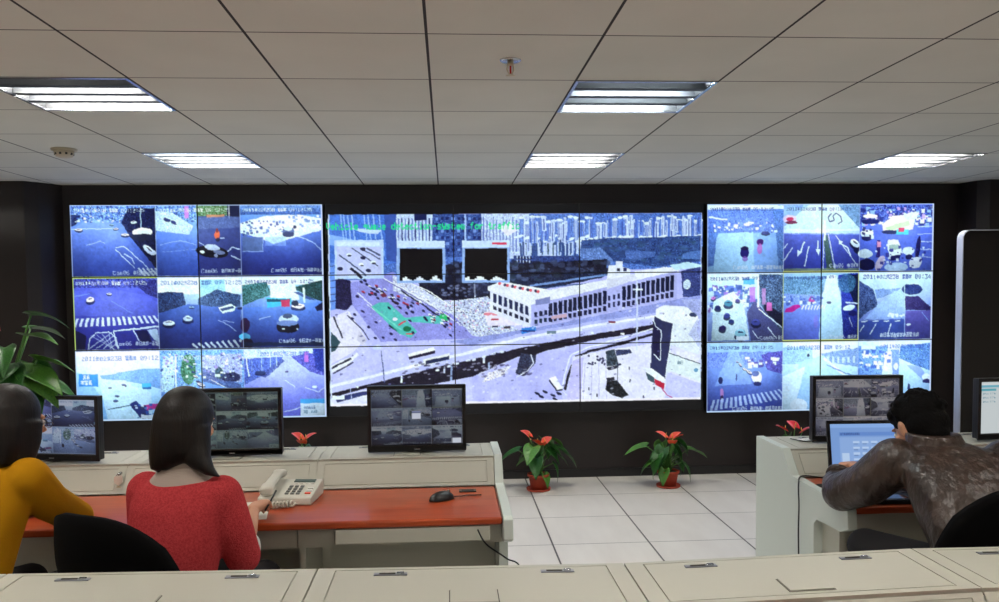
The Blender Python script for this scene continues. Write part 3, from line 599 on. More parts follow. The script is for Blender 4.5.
def R33(v):
    v.rect(0, 0, 100, 100, (206, 230, 250), c2=(170, 208, 248)); v.rect(0, 8, 40, 50, (104, 140, 212), .9, 22); v.rect(44, 14, 12, 36, (110, 136, 204), .9, 14); v.poly([(58, 8), (100, 4), (100, 46), (72, 34), (56, 26)], (88, 124, 186), .95, 22); v.poly([(38, 16), (45, 16), (48, 60), (30, 66)], (222, 240, 252), .9)
    v.ell(52, 38, 3, 5, (220, 236, 250)); v.poly([(66, 36), (84, 38), (98, 60), (90, 60)], (130, 150, 220), .7); v.specks(2, 12, 40, 30, 60, [WH, (70, 96, 170)], 3.5); v.ell(93, 54, 6, 5, WH); v.ell(94, 60, 6, 3, (50, 50, 110)); v.ell(70, 70, 2, 7, (50, 60, 110)); v.ell(70, 78, 1.6, 3, (190, 110, 170)); v.rect(66, 84, 34, 8, (126, 200, 244)); v.rect(66, 90, 34, 10, WH); v.rect(4, 8, 20, 4, WH, .8); v.text('2011Y02M23D XQL 09:12', 30, 6, 5.5, (60, 80, 150), .7)
def bank(funcs, k=3):
    cv = Canvas(0, 0, 255, 216, k)
    for j in range(3):
        for i in range(3):
            v = View(cv, i*85, j*72, 85, 72); funcs[j][i](v)
            # lens of the street camera: bright haze in the upper middle, dark near corners
            y0, x0 = j*72*k, i*85*k; yy, xx = np.mgrid[0:72*k, 0:85*k]; yy = yy/(72*k); xx = xx/(85*k)
            g = 1.20 - .62*np.clip((yy-.30), 0, 1) - .5*(xx-.5)**2*(.6+yy)
            cv.a[y0:y0+72*k, x0:x0+85*k] *= g[..., None]
            hz = np.exp(-((xx-.5)/.33)**2-((yy-.38)/.25)**2)[..., None]*.13
            cv.a[y0:y0+72*k, x0:x0+85*k] += hz*(1-cv.a[y0:y0+72*k, x0:x0+85*k])
    return cv
def soft_noise(H, W_, q):
    h, w = H//q+3, W_//q+3; g = RS.randn(h, w)
    y = np.arange(H)/q; x = np.arange(W_)/q; yi = y.astype(int); xi = x.astype(int); fy = (y-yi)[:, None]; fx = (x-xi)[None, :]
    fy = fy*fy*(3-2*fy); fx = fx*fx*(3-2*fx)
    return (g[yi][:, xi]*(1-fx)+g[yi][:, xi+1]*fx)*(1-fy) + (g[yi+1][:, xi]*(1-fx)+g[yi+1][:, xi+1]*fx)*fy
def camera_look(cv, warp, grain, sat, con, tint):
    """ragged outlines, grain and contrast like a compressed video picture"""
    H, W_ = cv.a.shape[:2]
    dy = soft_noise(H, W_, 6)*warp*.4 + soft_noise(H, W_, 16)*warp; dx = soft_noise(H, W_, 6)*warp*.4 + soft_noise(H, W_, 16)*warp
    iy = np.clip(np.arange(H)[:, None]+dy, 0, H-1).astype(int); ix = np.clip(np.arange(W_)[None, :]+dx, 0, W_-1).astype(int)
    a = cv.a[iy, ix]; l = a.mean(2, keepdims=True)
    n_ = (soft_noise(H, W_, 4)*.5 + soft_noise(H, W_, 9)*.4 + soft_noise(H, W_, 30)*.45)[..., None]
    a = l + (a-l)*sat; a = a*(1+n_*grain) + n_*grain*.12
    a = np.clip(a, 0, 1.2); a = a + con*(a-.5)*np.clip(1.1-np.abs(a-.5), 0, 1)
    cv.a = np.clip(a*np.array(tint), 0, 1).astype(np.float32)
CL = bank([[L11, L12, L13], [L21, L22, L23], [L31, L32, L33]])
CR = bank([[R11, R12, R13], [R21, R22, R23], [R31, R32, R33]])
for q in (CL, CR):
    camera_look(q, .8, .05, 1.0, .16, (.92, 1.02, 1.10))
    for j in range(3):
        for i in range(3): q.rect(i*85, j*72, 85, 1.1, (186, 212, 250), .8); q.rect(i*85, j*72, .8, 72, (180, 206, 250), .8)
    q.rect(253.4, 0, 1.6, 216, (200, 220, 255)); q.rect(0, 214.8, 255, 1.2, (190, 220, 250))
CL.rect(0, 72, 85, .9, (190, 220, 90)); CL.rect(0, 72, .9, 72, (180, 210, 110))
CR.rect(85, 71.3, 85, 1.2, (200, 215, 110)); CR.rect(85, 143, 85, 1.2, (200, 215, 110)); CR.rect(85, 72, .8, 72, (200, 215, 110)); CR.rect(169.2, 72, .8, 72, (200, 215, 110))
CL.blur(1); CR.blur(1)

def aerial():
    """the big picture of a flyover, a long hall and tower blocks; axes as in the photograph's picture"""
    c = Canvas(322, 198, 708, 424, 3)
    PV = (176, 178, 236); BG = [(329, 213), (702.5, 212.5), (703.5, 402.5), (330, 408)]
    c.poly(BG, PV, c2=(206, 206, 248))
    # towers along the top
    c.poly([(329, 213), (703, 213), (703, 268), (329, 280)], (86, 120, 190), 1, 20)
    c.poly([(329, 213), (396, 213), (396, 262), (329, 275)], (78, 122, 206), 1, 8)
    c.poly([(329, 233), (352, 238), (384, 250), (384, 256), (330, 244)], (150, 190, 240), .8)
    for x in (341, 344, 348, 352, 364, 368, 373, 379): c.line((x, 213), (x+3, 240), 1.2, (176, 206, 250), .8)
    c.poly([(352, 227), (382, 229), (378, 233), (360, 231)], (196, 218, 246)); c.poly([(384, 213), (397, 213), (397, 262), (386, 260)], (62, 88, 160), .9)
    c.rect(396, 213, 38, 60, (196, 214, 246), noise=14)
    for i in range(11):
        c.line((398+i*3.4, 217), (398.4+i*3.4, 268), 1.3, (52, 62, 124) if i % 2 else (110, 130, 190))
    c.rect(414, 213, 12, 6, (30, 40, 90)); c.rect(432, 213, 52, 44, (62, 88, 150), noise=18)
    for i in range(9):
        for j in range(6): c.rect(435+i*5.2, 216+j*6.4, 2.8, 3, (30, 44, 100) if (i+j) % 3 else (120, 150, 210))
    c.rect(463, 213, 1.8, 30, (170, 195, 240)); c.rect(480, 213, 48, 46, (196, 212, 244), noise=20)
    for i in range(14): c.line((482+i*3.3, 216+(i % 3)*3), (482+i*3.3, 252), 1.1, (96, 116, 186), .9)
    c.poly([(497, 226), (508, 222), (516, 230), (506, 236)], (236, 232, 232))
    for i in range(34):
        x = 518+i*5.5; h = RS.randint(5, 16); y = 215+RS.randint(0, 8)
        c.rect(x, y, 4.4, 26+h-(i > 14)*8, (186, 206, 246) if i % 3 else (120, 158, 226), .95, 14)
        for q in range(3): c.line((x+.8+q*1.4, y+3), (x+.8+q*1.4, y+24+h-(i > 14)*8), .6, (66, 84, 160), .8)
        c.ell(x+2, y+1, 3, 1.3, (226, 238, 232))
    for i in range(22): c.ell(518+i*8.6, 236+(i % 4)*1.6-(i > 12)*1, 4.5, 1.5, (222, 236, 236), 1, -18)
    for i in range(10): c.rect(517+i*5.6, 242, 4, 14, (196, 212, 240), .8); c.rect(518.4+i*5.6, 243, 1.2, 12, (50, 80, 90))
    for i in range(60):
        x = 522+RS.rand()*178; y = 214+RS.rand()*10; h = 14+RS.rand()*16; w = 2+RS.rand()*3
        c.rect(x, y, w, h, (206, 222, 250) if i % 2 else (92, 128, 206), .9, 10); c.rect(x+w*.3, y+2, w*.25, h-3, (64, 84, 158), .8)
    for i in range(40): c.rect(518+RS.rand()*62, 240+RS.rand()*8, 2.2, 10+RS.rand()*8, (200, 214, 242) if i % 2 else (52, 78, 132), .9, 10)
    for i in range(26): c.ell(580+RS.rand()*120, 236+RS.rand()*6, 3.4, 1.5, (226, 238, 240), .9, -15)
    c.rect(512, 256, 70, 18, (52, 72, 128), noise=18)
    for i in range(5):
        for j in range(4): c.rect(516+i*3.2, 257+j*4, 1.9, 2.2, (26, 36, 70)); c.rect(515+i*3.2, 256+j*4, .9, 3, (210, 224, 246))
    c.poly([(580, 240), (608, 238), (640, 238), (703, 236), (703, 262), (660, 268), (610, 262), (578, 262)], (52, 78, 132), 1, 20)
    for i in range(120): c.ell(582+RS.rand()*118, 240+RS.rand()*22, 2+RS.rand()*3, 1+RS.rand(), [(44, 66, 110), (74, 104, 156), (60, 92, 120)][i % 3], .55)
    c.poly([(578, 249), (600, 248), (612, 260), (612, 268), (580, 268)], (110, 140, 196), .8, 22); c.poly([(624, 251), (656, 252), (654, 258), (626, 260)], (88, 118, 180), .8, 14)
    c.poly([(684, 254), (703, 251), (703, 260), (682, 260)], (96, 134, 196), .8, 10)
    # dark trees behind the hall
    c.poly([(418, 268), (470, 262), (520, 264), (606, 260), (606, 276), (560, 280), (520, 288), (488, 300), (440, 300), (418, 290)], (26, 26, 48), 1, 14)
    c.poly([(484, 280), (524, 270), (600, 272), (612, 266), (620, 270), (600, 278), (540, 290), (500, 288)], (34, 42, 70), 1, 16)
    c.line((528, 286), (606, 275), 2, (120, 150, 200)); c.line((520, 290), (604, 282), 1, (60, 90, 140))
    for i in range(260):
        x = 418+RS.rand()*190; y = 262+RS.rand()*22
        if y > 296-(x-418)*.14: continue
        c.ell(x, y, 1.5+RS.rand()*3, 1+RS.rand()*2, [(30, 34, 58), (62, 72, 100), (90, 104, 136), (24, 22, 40), (44, 58, 72)][i % 5], .7)
    for i in range(90): c.ell(440+RS.rand()*60, 284+RS.rand()*12, 1.6, 1, [(30, 34, 58), (150, 160, 190)][i % 2], .6)
    # left side: dark trees, tower, roads
    c.poly([(329, 262), (336, 262), (338, 308), (329, 310)], (110, 150, 222)); 
    for j in range(6): c.line((329, 266+j*7), (337, 265+j*7), .8, (40, 56, 120))
    c.poly([(336, 276), (350, 280), (356, 300), (346, 310), (335, 308)], (34, 30, 72), 1, 16)
    c.poly([(350, 282), (392, 272), (430, 296), (470, 322), (500, 338), (380, 342), (352, 305)], (150, 150, 216), 1, 6)
    c.poly([(392, 274), (420, 288), (470, 316), (500, 334), (470, 322), (430, 306), (392, 290)], (206, 212, 236), 1, 26)
    c.poly([(440, 302), (486, 296), (500, 320), (520, 332), (510, 342), (470, 336)], (196, 204, 230), 1, 34)
    c.poly([(329, 318), (348, 310), (358, 326), (365, 338), (352, 352), (330, 364)], (232, 228, 240)); c.poly([(329, 330), (340, 342), (334, 350), (329, 352)], (54, 84, 92))
    c.line((333, 316), (342, 338), 1.6, (60, 60, 80)); c.pl([(347, 315), (362, 330), (368, 340)], 1, (70, 70, 100)); c.poly([(358, 330), (366, 340), (362, 346), (356, 340)], (210, 206, 218))
    c.pl([(357, 292), (378, 312), (400, 330)], 1.2, (226, 228, 246)); c.pl([(366, 304), (396, 326)], 1, (226, 228, 246)); c.pl([(400, 290), (424, 306), (446, 322)], 1.4, (46, 44, 70)); c.pl([(386, 280), (440, 312)], 1, (120, 120, 170)); c.pl([(388, 325), (396, 331)], 1.8, (30, 28, 50))
    c.pl([(380, 276), (424, 300), (460, 326)], 1, (236, 238, 250)); c.pl([(396, 276), (430, 292), (450, 306)], 1, (244, 246, 252))
    GR = (60, 216, 158)
    c.poly([(370, 306), (378, 302), (388, 302), (404, 318), (416, 332), (410, 338), (398, 334)], GR, .65); c.poly([(400, 318), (424, 316), (446, 316), (440, 324), (412, 322)], GR, .65); c.poly([(440, 312), (446, 316), (447, 321), (438, 318)], (30, 190, 90), .8); c.ell(406, 329, 4, 3, (20, 120, 80)); c.line((397, 325), (405, 321), 1.6, (230, 70, 90)); c.line((405, 334), (412, 334), 1.4, (230, 80, 80))
    for i in range(70):
        t = RS.rand(); x = 356+t*95+RS.randn()*7; y = 282+t*44+RS.randn()*5
        if not(360 < x < 452): continue
        q = RS.rand(); col = (34, 34, 70) if q < .45 else ((240, 242, 252) if q < .85 else (190, 60, 80)); c.ell(x, y, 1.9, 1.1, col, 1, 30); c.ell(x+.4, y+.9, 1.6, .6, (36, 34, 66), .7, 30)
    for x, y in ((352, 318), (354, 314), (343, 302), (375, 322), (368, 327), (374, 338), (382, 338), (394, 340), (362, 311), (357, 296), (390, 334), (412, 333)): c.ell(x, y, 1.8, 1.2, (44, 40, 80), 1, 30)
    c.ell(394, 319, 2.4, 1.8, (240, 236, 246)); c.poly([(379, 294), (384, 292), (386, 296), (382, 297)], (120, 50, 70)); c.poly([(391, 299), (399, 303), (397, 305), (391, 301)], (50, 30, 50))
    for i in range(150): x = 444+RS.rand()*60; y = 300+RS.rand()*32; c.rect(x, y, 1.4, 1, [(50, 50, 90), (246, 248, 255), (220, 150, 180)][RS.randint(3)], .85)
    c.poly([(482, 312), (508, 314), (520, 326), (486, 326)], (236, 226, 236)); c.rect(482, 313, 14, 2.6, (226, 130, 140)); c.rect(489, 319, 8, 1.6, (180, 60, 80)); c.rect(490, 326, 6, 2, (60, 60, 90)); c.rect(502, 327, 7, 2, (70, 60, 70))
    c.rect(472.5, 283, 1.3, 14, (220, 228, 240)); c.poly([(468, 284), (486, 280), (492, 292), (470, 296)], (60, 66, 96), .5, 20)
    # the long hall
    c.poly([(486, 286), (500, 281), (548, 290), (606, 280), (608, 266), (620, 266), (622, 276), (678, 268), (680, 273), (530, 306), (486, 290)], (238, 240, 238), 1, 6)
    for i in range(16): c.ell(498+i*2.6, 283.5+i*.55, 1.6, 1.5, [(220, 90, 100), (240, 220, 226), (60, 60, 90)][i % 3])
    c.poly([(488, 290), (530, 306), (529, 328), (523, 327), (488, 312)], (226, 228, 240))
    for i in range(7):
        x = 491.4+i*5.4; y = 293+i*2.1; c.poly([(x, y), (x+3.2, y+1.2), (x+3.2, y+10.5), (x, y+9.2)], (38, 48, 84)); c.poly([(x, y+12.5), (x+3.2, y+13.8), (x+3.2, y+17.8), (x, y+16.5)], (28, 34, 62))
    c.poly([(530, 305), (678, 271), (678, 299), (531, 328)], (178, 180, 226))
    for i in range(29):
        t = i/29; x = 533+t*143; y0 = 306-(x-530)*.23; y1 = 328-(x-530)*.197; hh = y1-y0
        if 604 < x < 620: c.rect(x, y0+hh*.32, 2.4, hh*.2, (34, 38, 76)); c.rect(x, y0+hh*.62, 2.4, hh*.2, (34, 38, 76)); continue
        if i < 3: c.rect(x, y0+hh*.34, 3, hh*.2, (32, 38, 70)); c.rect(x, y0+hh*.68, 3, hh*.2, (32, 50, 70)); continue
        c.rect(x, y0+hh*.08, 3.7, hh*.56, (24, 30, 60)); c.rect(x, y0+hh*.72, 3.2, hh*.2, (30, 32, 66))
    c.poly([(534, 300), (549, 297), (549, 303), (534, 306)], (130, 136, 180)); c.poly([(550, 317), (566, 314), (566, 318), (550, 320)], (206, 170, 180))
    c.poly([(606, 280), (636, 274), (636, 280), (606, 290)], (214, 216, 226), .9, 5); c.poly([(615, 262), (622, 262), (622, 268), (630, 270), (630, 276), (614, 276)], (226, 230, 234)); c.rect(616.5, 269, 3, 3.4, (26, 28, 54)); c.rect(623, 269, 3, 3.2, (46, 50, 90))
    c.poly([(634, 272), (680, 267), (681, 271), (637, 280)], (240, 242, 238)); c.poly([(670, 266), (690, 263), (703, 266), (703, 269), (676, 271)], (196, 232, 236)); c.poly([(682, 272), (703, 268), (703, 298), (684, 298)], (44, 56, 110), .9, 18); c.ell(688, 285, 4, 5, (200, 220, 236), 1, 0, 20)
    # street in front and the flyover
    c.poly([(531, 329), (678, 300), (703, 296), (703, 312), (620, 322), (540, 336), (470, 346), (448, 342)], (150, 158, 214), 1, 6)
    c.pl([(330, 386), (420, 364), (520, 341), (600, 327), (656, 318)], 3, (238, 240, 252)); c.poly([(329, 384), (420, 358), (520, 334), (600, 321), (656, 314), (656, 324), (600, 333), (520, 347), (420, 371), (329, 394)], (196, 200, 246), .75)
    c.poly([(329, 386), (420, 363), (520, 337.5), (600, 324), (656, 316), (656, 318), (600, 326.5), (520, 340.5), (420, 366), (329, 389)], (240, 242, 254))
    c.poly([(329, 395), (380, 382), (430, 369), (520, 348), (600, 334), (657, 325), (657, 331), (600, 340), (520, 356), (500, 364), (470, 378), (430, 386), (370, 388), (352, 393), (329, 400)], (34, 28, 46), 1, 8)
    c.poly([(329, 400), (370, 390), (370, 408), (329, 408)], (226, 226, 244)); c.poly([(334, 399), (352, 395), (366, 392), (366, 396), (336, 404)], (52, 60, 110), 1, 10); c.rect(331, 397, 12, 4, (236, 244, 248))
    c.pl([(349, 388), (350, 400)], .8, (190, 200, 230)); c.ell(356, 388, 1.2, 1.2, WH)
    c.poly([(329, 367), (340, 360), (352, 356), (356, 352), (358, 355), (342, 368), (331, 373)], (240, 240, 252)); c.pl([(329, 369), (350, 358)], 1.8, (30, 34, 60)); c.pl([(332, 374), (352, 362)], 1.4, (44, 44, 80))
    c.poly([(406, 354), (432, 347), (434, 350), (408, 358)], (246, 246, 232)); c.poly([(407, 357), (434, 350), (434, 353), (408, 360)], (40, 34, 60)); c.poly([(421, 360), (448, 353), (449, 359), (424, 366)], (238, 238, 226)); c.poly([(424, 361), (448, 356), (448, 359.5), (424, 365)], (40, 50, 84))
    for x, y in ((448, 367), (455, 364), (466, 361), (472, 360), (482, 357), (436, 371), (492, 354), (500, 352)): c.ell(x, y, 2.4, 1.3, (226, 232, 248), 1, -12); c.ell(x+3, y, 1, 1, (30, 30, 60))
    for x in (449, 486): c.poly([(x, 364), (x+2, 363), (x+2, 382), (x, 382)], (150, 168, 200))
    c.poly([(442, 368), (444, 367), (444, 374), (442, 374)], (220, 226, 240)); c.poly([(481, 358), (483, 357), (483, 364), (481, 364)], (220, 226, 240)); c.rect(399, 377, 2, 7, WH)
    c.poly([(520, 329), (534, 327), (535, 331), (520, 335)], (56, 130, 206)); c.rect(519, 331, 15, 1.5, (30, 50, 120)); c.rect(546, 332, 9, 2.6, (110, 130, 140)); c.rect(571, 330, 10, 2, WH); c.rect(608, 322, 7, 2, (130, 40, 60)); c.rect(620, 334, 4, 2, WH); c.rect(590, 333, 3, 2, WH)
    # lower road, ramp and plaza
    c.poly([(470, 378), (500, 366), (530, 354), (570, 350), (586, 345), (566, 360), (560, 392), (562, 404), (470, 406)], (190, 190, 242)); c.poly([(486, 374), (510, 366), (500, 378), (480, 384)], (226, 224, 238), 1, 30); c.poly([(520, 352), (536, 350), (534, 364), (522, 378), (514, 374)], (56, 60, 84), 1, 16); c.pl([(529, 354), (532, 364), (526, 372), (514, 379)], 1.2, (226, 228, 248))
    c.poly([(515, 352), (556, 342), (566, 344), (532, 356)], (30, 26, 40)); c.pl([(660, 328), (620, 340), (586, 348), (570, 356), (564, 376), (561, 392)], 1.4, (236, 238, 252)); c.pl([(660, 334), (622, 344), (588, 352), (575, 358), (568, 376), (564, 392)], 2.6, (36, 32, 48)); c.pl([(562, 394), (572, 402)], 1, (230, 230, 250))
    c.poly([(572, 358), (608, 350), (656, 344), (703, 352), (703, 403), (566, 404)], (232, 230, 248)); c.poly([(572, 362), (582, 358), (580, 403), (566, 403)], (202, 196, 240)); 
    for q in range(4): c.line((584+q*7, 364), (582+q*8, 402), .6, (190, 186, 220))
    c.poly([(548, 380), (555, 378), (562, 391), (556, 392.5)], (250, 248, 240)); c.pl([(548, 382), (556, 393), (562, 392)], 1.3, (36, 36, 60)); 
    for x, y in ((536, 396), (544, 394), (552, 398), (558, 396), (540, 399), (554, 402)): c.ell(x, y, 3, 1.2, (34, 38, 66), 1, 25)
    c.poly([(605, 352), (614, 350), (618, 366), (606, 368)], (60, 70, 80), 1, 20); c.poly([(606, 369), (618, 366), (618, 369), (608, 372)], (44, 44, 60)); c.poly([(606, 380), (614, 379), (614, 382), (606, 384)], (50, 50, 60)); c.poly([(606, 384), (616, 382), (629, 398), (622, 401), (612, 398), (605, 392)], (34, 36, 40), 1, 20)
    for i in range(16): c.ell(587+RS.rand()*18, 356+RS.rand()*10, 1.1, 1.1, (50, 50, 90))
    for x, y in ((629, 370), (630, 383), (655, 391), (588, 391), (596, 398), (644, 400)): c.ell(x, y, .8, 1.6, (60, 60, 90))
    c.line((617, 366), (617, 386), .8, (70, 80, 100)); c.ell(619, 366, 1.6, 1, (50, 50, 80))
    c.poly([(615, 351), (630, 350), (632, 354), (616, 357)], (60, 66, 100), 1, 20)
    # round dark-fronted tower with a pale roof
    c.poly([(656, 310), (664, 306), (688, 308), (700, 318), (698, 340), (676, 334), (656, 318)], (240, 244, 240), 1, 5)
    c.poly([(655, 317), (664, 322), (674, 325), (674, 334), (666, 382), (651, 370), (652, 340)], (52, 56, 92)); c.poly([(653, 322), (658, 328), (662, 331), (662, 364), (653, 356)], (36, 34, 70)); c.pl([(654, 322), (656, 328), (662, 332), (661, 362), (654, 355)], 1, (224, 234, 246)); c.poly([(674, 324), (698, 330), (703, 344), (700, 356), (672, 346), (670, 380), (666, 378)], (232, 240, 240), 1, 5)
    c.poly([(670, 354), (703, 366), (703, 384), (668, 372)], (228, 240, 232)); c.pl([(670, 354), (703, 366)], .8, (60, 70, 90)); c.ell(698, 372, 2.4, 2, (110, 160, 190)); c.text('KD', 679, 362, 4, (120, 140, 150)); c.poly([(668, 374), (703, 386), (703, 402), (666, 402)], (206, 206, 246)); c.poly([(643, 369), (652, 370), (666, 380), (666, 385), (652, 380)], (240, 244, 240)); c.poly([(646, 374), (655, 380), (655, 386), (648, 382)], (70, 90, 100)); c.poly([(655, 381), (666, 386), (665, 392), (656, 387)], (198, 40, 70)); c.pl([(662, 390), (668, 398), (674, 401)], 1, (190, 90, 140)); c.ell(695, 316, 4, 2.5, (60, 70, 100))
    c.poly([(682, 300), (703, 300), (703, 350), (690, 336), (700, 318), (688, 308)], (176, 184, 224), .7, 16)
    c.rect(636, 281, 1.8, 70, (208, 216, 236)); c.rect(632, 289, 11, 1.8, (220, 226, 240)); c.pl([(380, 350), (383, 384)], .8, (70, 84, 130)); c.ell(376, 347, 5, 2, (210, 224, 232), .8)
    for i in range(240):
        x = 330+RS.rand()*372; y = 300+RS.rand()*104; q = RS.rand()
        if 415 < x < 470 and y < 316: continue
        c.ell(x, y, .7+q, .5+q*.4, [(70, 72, 120), (240, 240, 252), (150, 150, 206)][i % 3], .55, -15)
    for i in range(120): c.ell(400+RS.rand()*130, 362+RS.rand()*16+(530-400)*0, 2, 1, [(60, 56, 84), (226, 224, 238), (38, 32, 50)][i % 3], .5, -12)
    # inset windows drawn over the picture
    c.rect(335, 239, 48, 39, (196, 218, 242)); c.rect(337, 246, 44, 29, (196, 202, 236)); c.rect(337, 241, 42, 4, (216, 234, 244))
    for p, q, w in (((339, 254), (366, 275), 1.4), ((352, 247), (378, 266), 1), ((360, 247), (380, 259), 1), ((366, 247), (380, 255), 1.6)): c.line(p, q, w, (60, 70, 100), .9)
    c.line((350, 268), (362, 277), 2.6, (30, 32, 56))
    for x, y, k_ in ((349, 254, 1), (363, 257, 0), (361, 264, 1), (373, 262, 1), (340, 268, 0), (363, 248, 0), (368, 270, 0)): c.ell(x, y, 2.6, 1.7, WH if k_ else (44, 46, 80)); c.ell(x+.6, y+1.2, 2, .8, (40, 40, 70))
    for x0, red in ((396.5, 0), (460.5, 1)):
        c.rect(x0, 240, 48, 42.5, (150, 180, 224)); c.rect(x0, 240, 48, 7, (206, 226, 244)); c.rect(x0+2.6, 248, 42.6, 32, (12, 10, 14))
        hs = [0, 3, 4, 2, 1, 0, 1, 3, 4, 3, 1, 0, 0, 1, 4, 5, 2, 1] if not red else [3, 4, 1, 1, 2, 4, 4, 3, 1, 0, 0, 1, 3, 4, 3, 2, 1, 0]
        for i, h in enumerate(hs): c.rect(x0+3+i*2.3, 280-h, 2.3, h, (236, 242, 250))
        if red: c.rect(x0+30, 242, 15, 2.2, (226, 70, 100))
    c.text('Vehicle queue detection-system for traffic', 327, 221.5, 7, (44, 224, 150), 1, .76)
    c.pl([(329.2, 213), (330, 408)], 1.4, (224, 232, 255), .9); c.pl([(330, 406.8), (703, 401.8)], 2.2, (244, 246, 255)); c.pl([(702.4, 213), (703, 402)], 1, (210, 222, 255), .8)
    camera_look(c, .4, .045, .98, .12, (.94, .99, 1.05)); c.poly([(322, 198), (708, 198), (708, 212.4), (322, 213)], (8, 8, 10)); c.poly([(322, 408.3), (330, 408.3), (704, 402.9), (708, 402.9), (708, 424), (322, 424)], (8, 8, 10)); c.pl([(330, 407), (703, 401.8)], 2, (244, 246, 255)); c.text('Vehicle queue detection-system for traffic', 327, 221.5, 7, (30, 226, 140), .8, .76)
    c.blur(1)
    return c
CC = aerial()

def sampler(cv, quad):
    TL, TR, BR, BL = [np.array(q, float) for q in quad]
    def f(u, v):
        u = u[:, None]; v = v[:, None]
        P = (TL*(1-u)+TR*u)*(1-v) + (BL*(1-u)+BR*u)*v
        ix = np.clip(((P[:, 0]-cv.x0)*cv.k).astype(int), 0, cv.W-1); iy = np.clip(((P[:, 1]-cv.y0)*cv.k).astype(int), 0, cv.H-1)
        return cv.a[iy, ix]
    return f
def screen_mesh(name, w, h, nx, ny, f, m, parent, y=0, z0=0, tone=None):
    """flat picture surface facing -y, its colours held at the grid points"""
    u, v = np.meshgrid(np.linspace(0, 1, nx), np.linspace(0, 1, ny)); u = u.ravel(); v = v.ravel()
    co_ = np.stack([-w/2+u*w, np.full_like(u, y), z0+h*(1-v)], 1).astype(np.float32)
    i = np.arange((ny-1)*(nx-1)); r, c = i//(nx-1), i % (nx-1); a = r*nx+c
    q = np.stack([a, a+nx, a+nx+1, a+1], 1)
    me = bpy.data.meshes.new(name); me.vertices.add(len(co_)); me.vertices.foreach_set('co', co_.ravel())
    me.loops.add(q.size); me.loops.foreach_set('vertex_index', q.ravel().astype(np.int32))
    me.polygons.add(len(q)); me.polygons.foreach_set('loop_start', (np.arange(len(q))*4).astype(np.int32))
    me.update(calc_edges=True)
    rgb = f(u, v)
    if tone: rgb = tone(rgb)
    rgb = np.clip(rgb, 0, 1)
    l = np.where(rgb <= .04045, rgb/12.92, ((rgb+.055)/1.055)**2.4)
    at = me.color_attributes.new('picture', 'FLOAT_COLOR', 'POINT')
    at.data.foreach_set('color', np.concatenate([l, np.ones((len(l), 1))], 1).astype(np.float32).ravel())
    me.materials.append(m)
    return link(bpy.data.objects.new(name, me), parent)

QL = [(0, 0), (255, 0), (255, 216), (0, 216)]
QC = [(326.5, 202.5), (704, 202.8), (705, 413.5), (328.5, 419)]
PY = 6.70
def wall_screen(x0, x1, z0, z1, cv, quad, ua, ub, va, vb, label, group):
    g = .0035; w, h = x1-x0, z1-z0
    t = thing('video_wall_screen', label, 'screen', ((x0+x1)/2, PY, z0), 0, group)
    MB().box(-w/2+.001, w/2-.001, .0015, .055, .001, h-.001).build('back_cover', M_BLK, t)
    MB().ring(-w/2+.0006, w/2-.0006, .0006, h-.0006, g, -.003, .0014, 'xz').build('bezel', M_BLK, t)
    f0 = sampler(cv, quad); f = lambda u, v: f0(ua+(ub-ua)*u, va+(vb-va)*v)
    screen_mesh('display', w-2*g, h-2*g, int(210*w), int(200*h)+4, f, M_SCR, t, 0, g)
nm = {0: 'top', 1: 'middle', 2: 'bottom'}
LX = [-2.945, -1.962, -.98]; CXX = [-.962, .062, 1.088, 2.118]; RX = [2.148, 3.122, 4.092]
LZ = [2.272, 1.703, 1.124, .556]; RZ = [2.262, 1.694, 1.118, .528]
desc = {('L', 0, 0): 'left-hand screen, wet junction with white tanker', ('L', 1, 0): 'right-hand screen, orange rider above a black car',
 ('L', 0, 1): 'left-hand screen with a long zebra crossing and a yellow-green outline', ('L', 1, 1): 'right-hand screen with bus and car on wet road',
 ('L', 0, 2): 'left-hand screen with a bright misty highway and a blue road sign', ('L', 1, 2): 'right-hand screen with a violet avenue and a small white pop-up box',
 ('R', 0, 0): 'left-hand screen with two dark cars on a misty pale street', ('R', 1, 0): 'right-hand screen crowded with white vans, buses and riders',
 ('R', 0, 1): 'left-hand screen with jammed traffic beside a fenced pavement', ('R', 1, 1): 'right-hand screen with a grey junction and a dark hedged island',
 ('R', 0, 2): 'left-hand screen with a zebra crossing and a white van', ('R', 1, 2): 'right-hand screen half hidden by the desk monitor',
 ('C', 0, 0): 'left-hand screen with green lettering and traffic inset', ('C', 1, 0): 'centre screen with a black inset window marked red', ('C', 2, 0): 'right-hand screen with distant towers above a dark tree line',
 ('C', 0, 1): 'left-hand screen with a green-shaded traffic lane', ('C', 1, 1): 'centre screen with the front of a long columned hall', ('C', 2, 1): 'right-hand screen with hall wing and tall lamp post',
 ('C', 0, 2): 'left-hand screen with buses on a flyover', ('C', 1, 2): 'centre screen with a curved lower road under the flyover', ('C', 2, 2): 'right-hand screen with a round dark tower on a pale plaza'}
for key, XS, ZS, cv, quad, bn in (('L', LX, LZ, CL, QL, 'left bank'), ('C', CXX, LZ, CC, QC, 'central picture'), ('R', RX, RZ, CR, QL, 'right bank')):
    for i in range(len(XS)-1):
        for j in range(3):
            n = len(XS)-1
            wall_screen(XS[i], XS[i+1], ZS[j+1], ZS[j], cv, quad, i/n, (i+1)/n, j/3, (j+1)/3, nm[j]+' '+desc[(key, i, j)]+', '+bn, 'video wall screens of the '+bn)

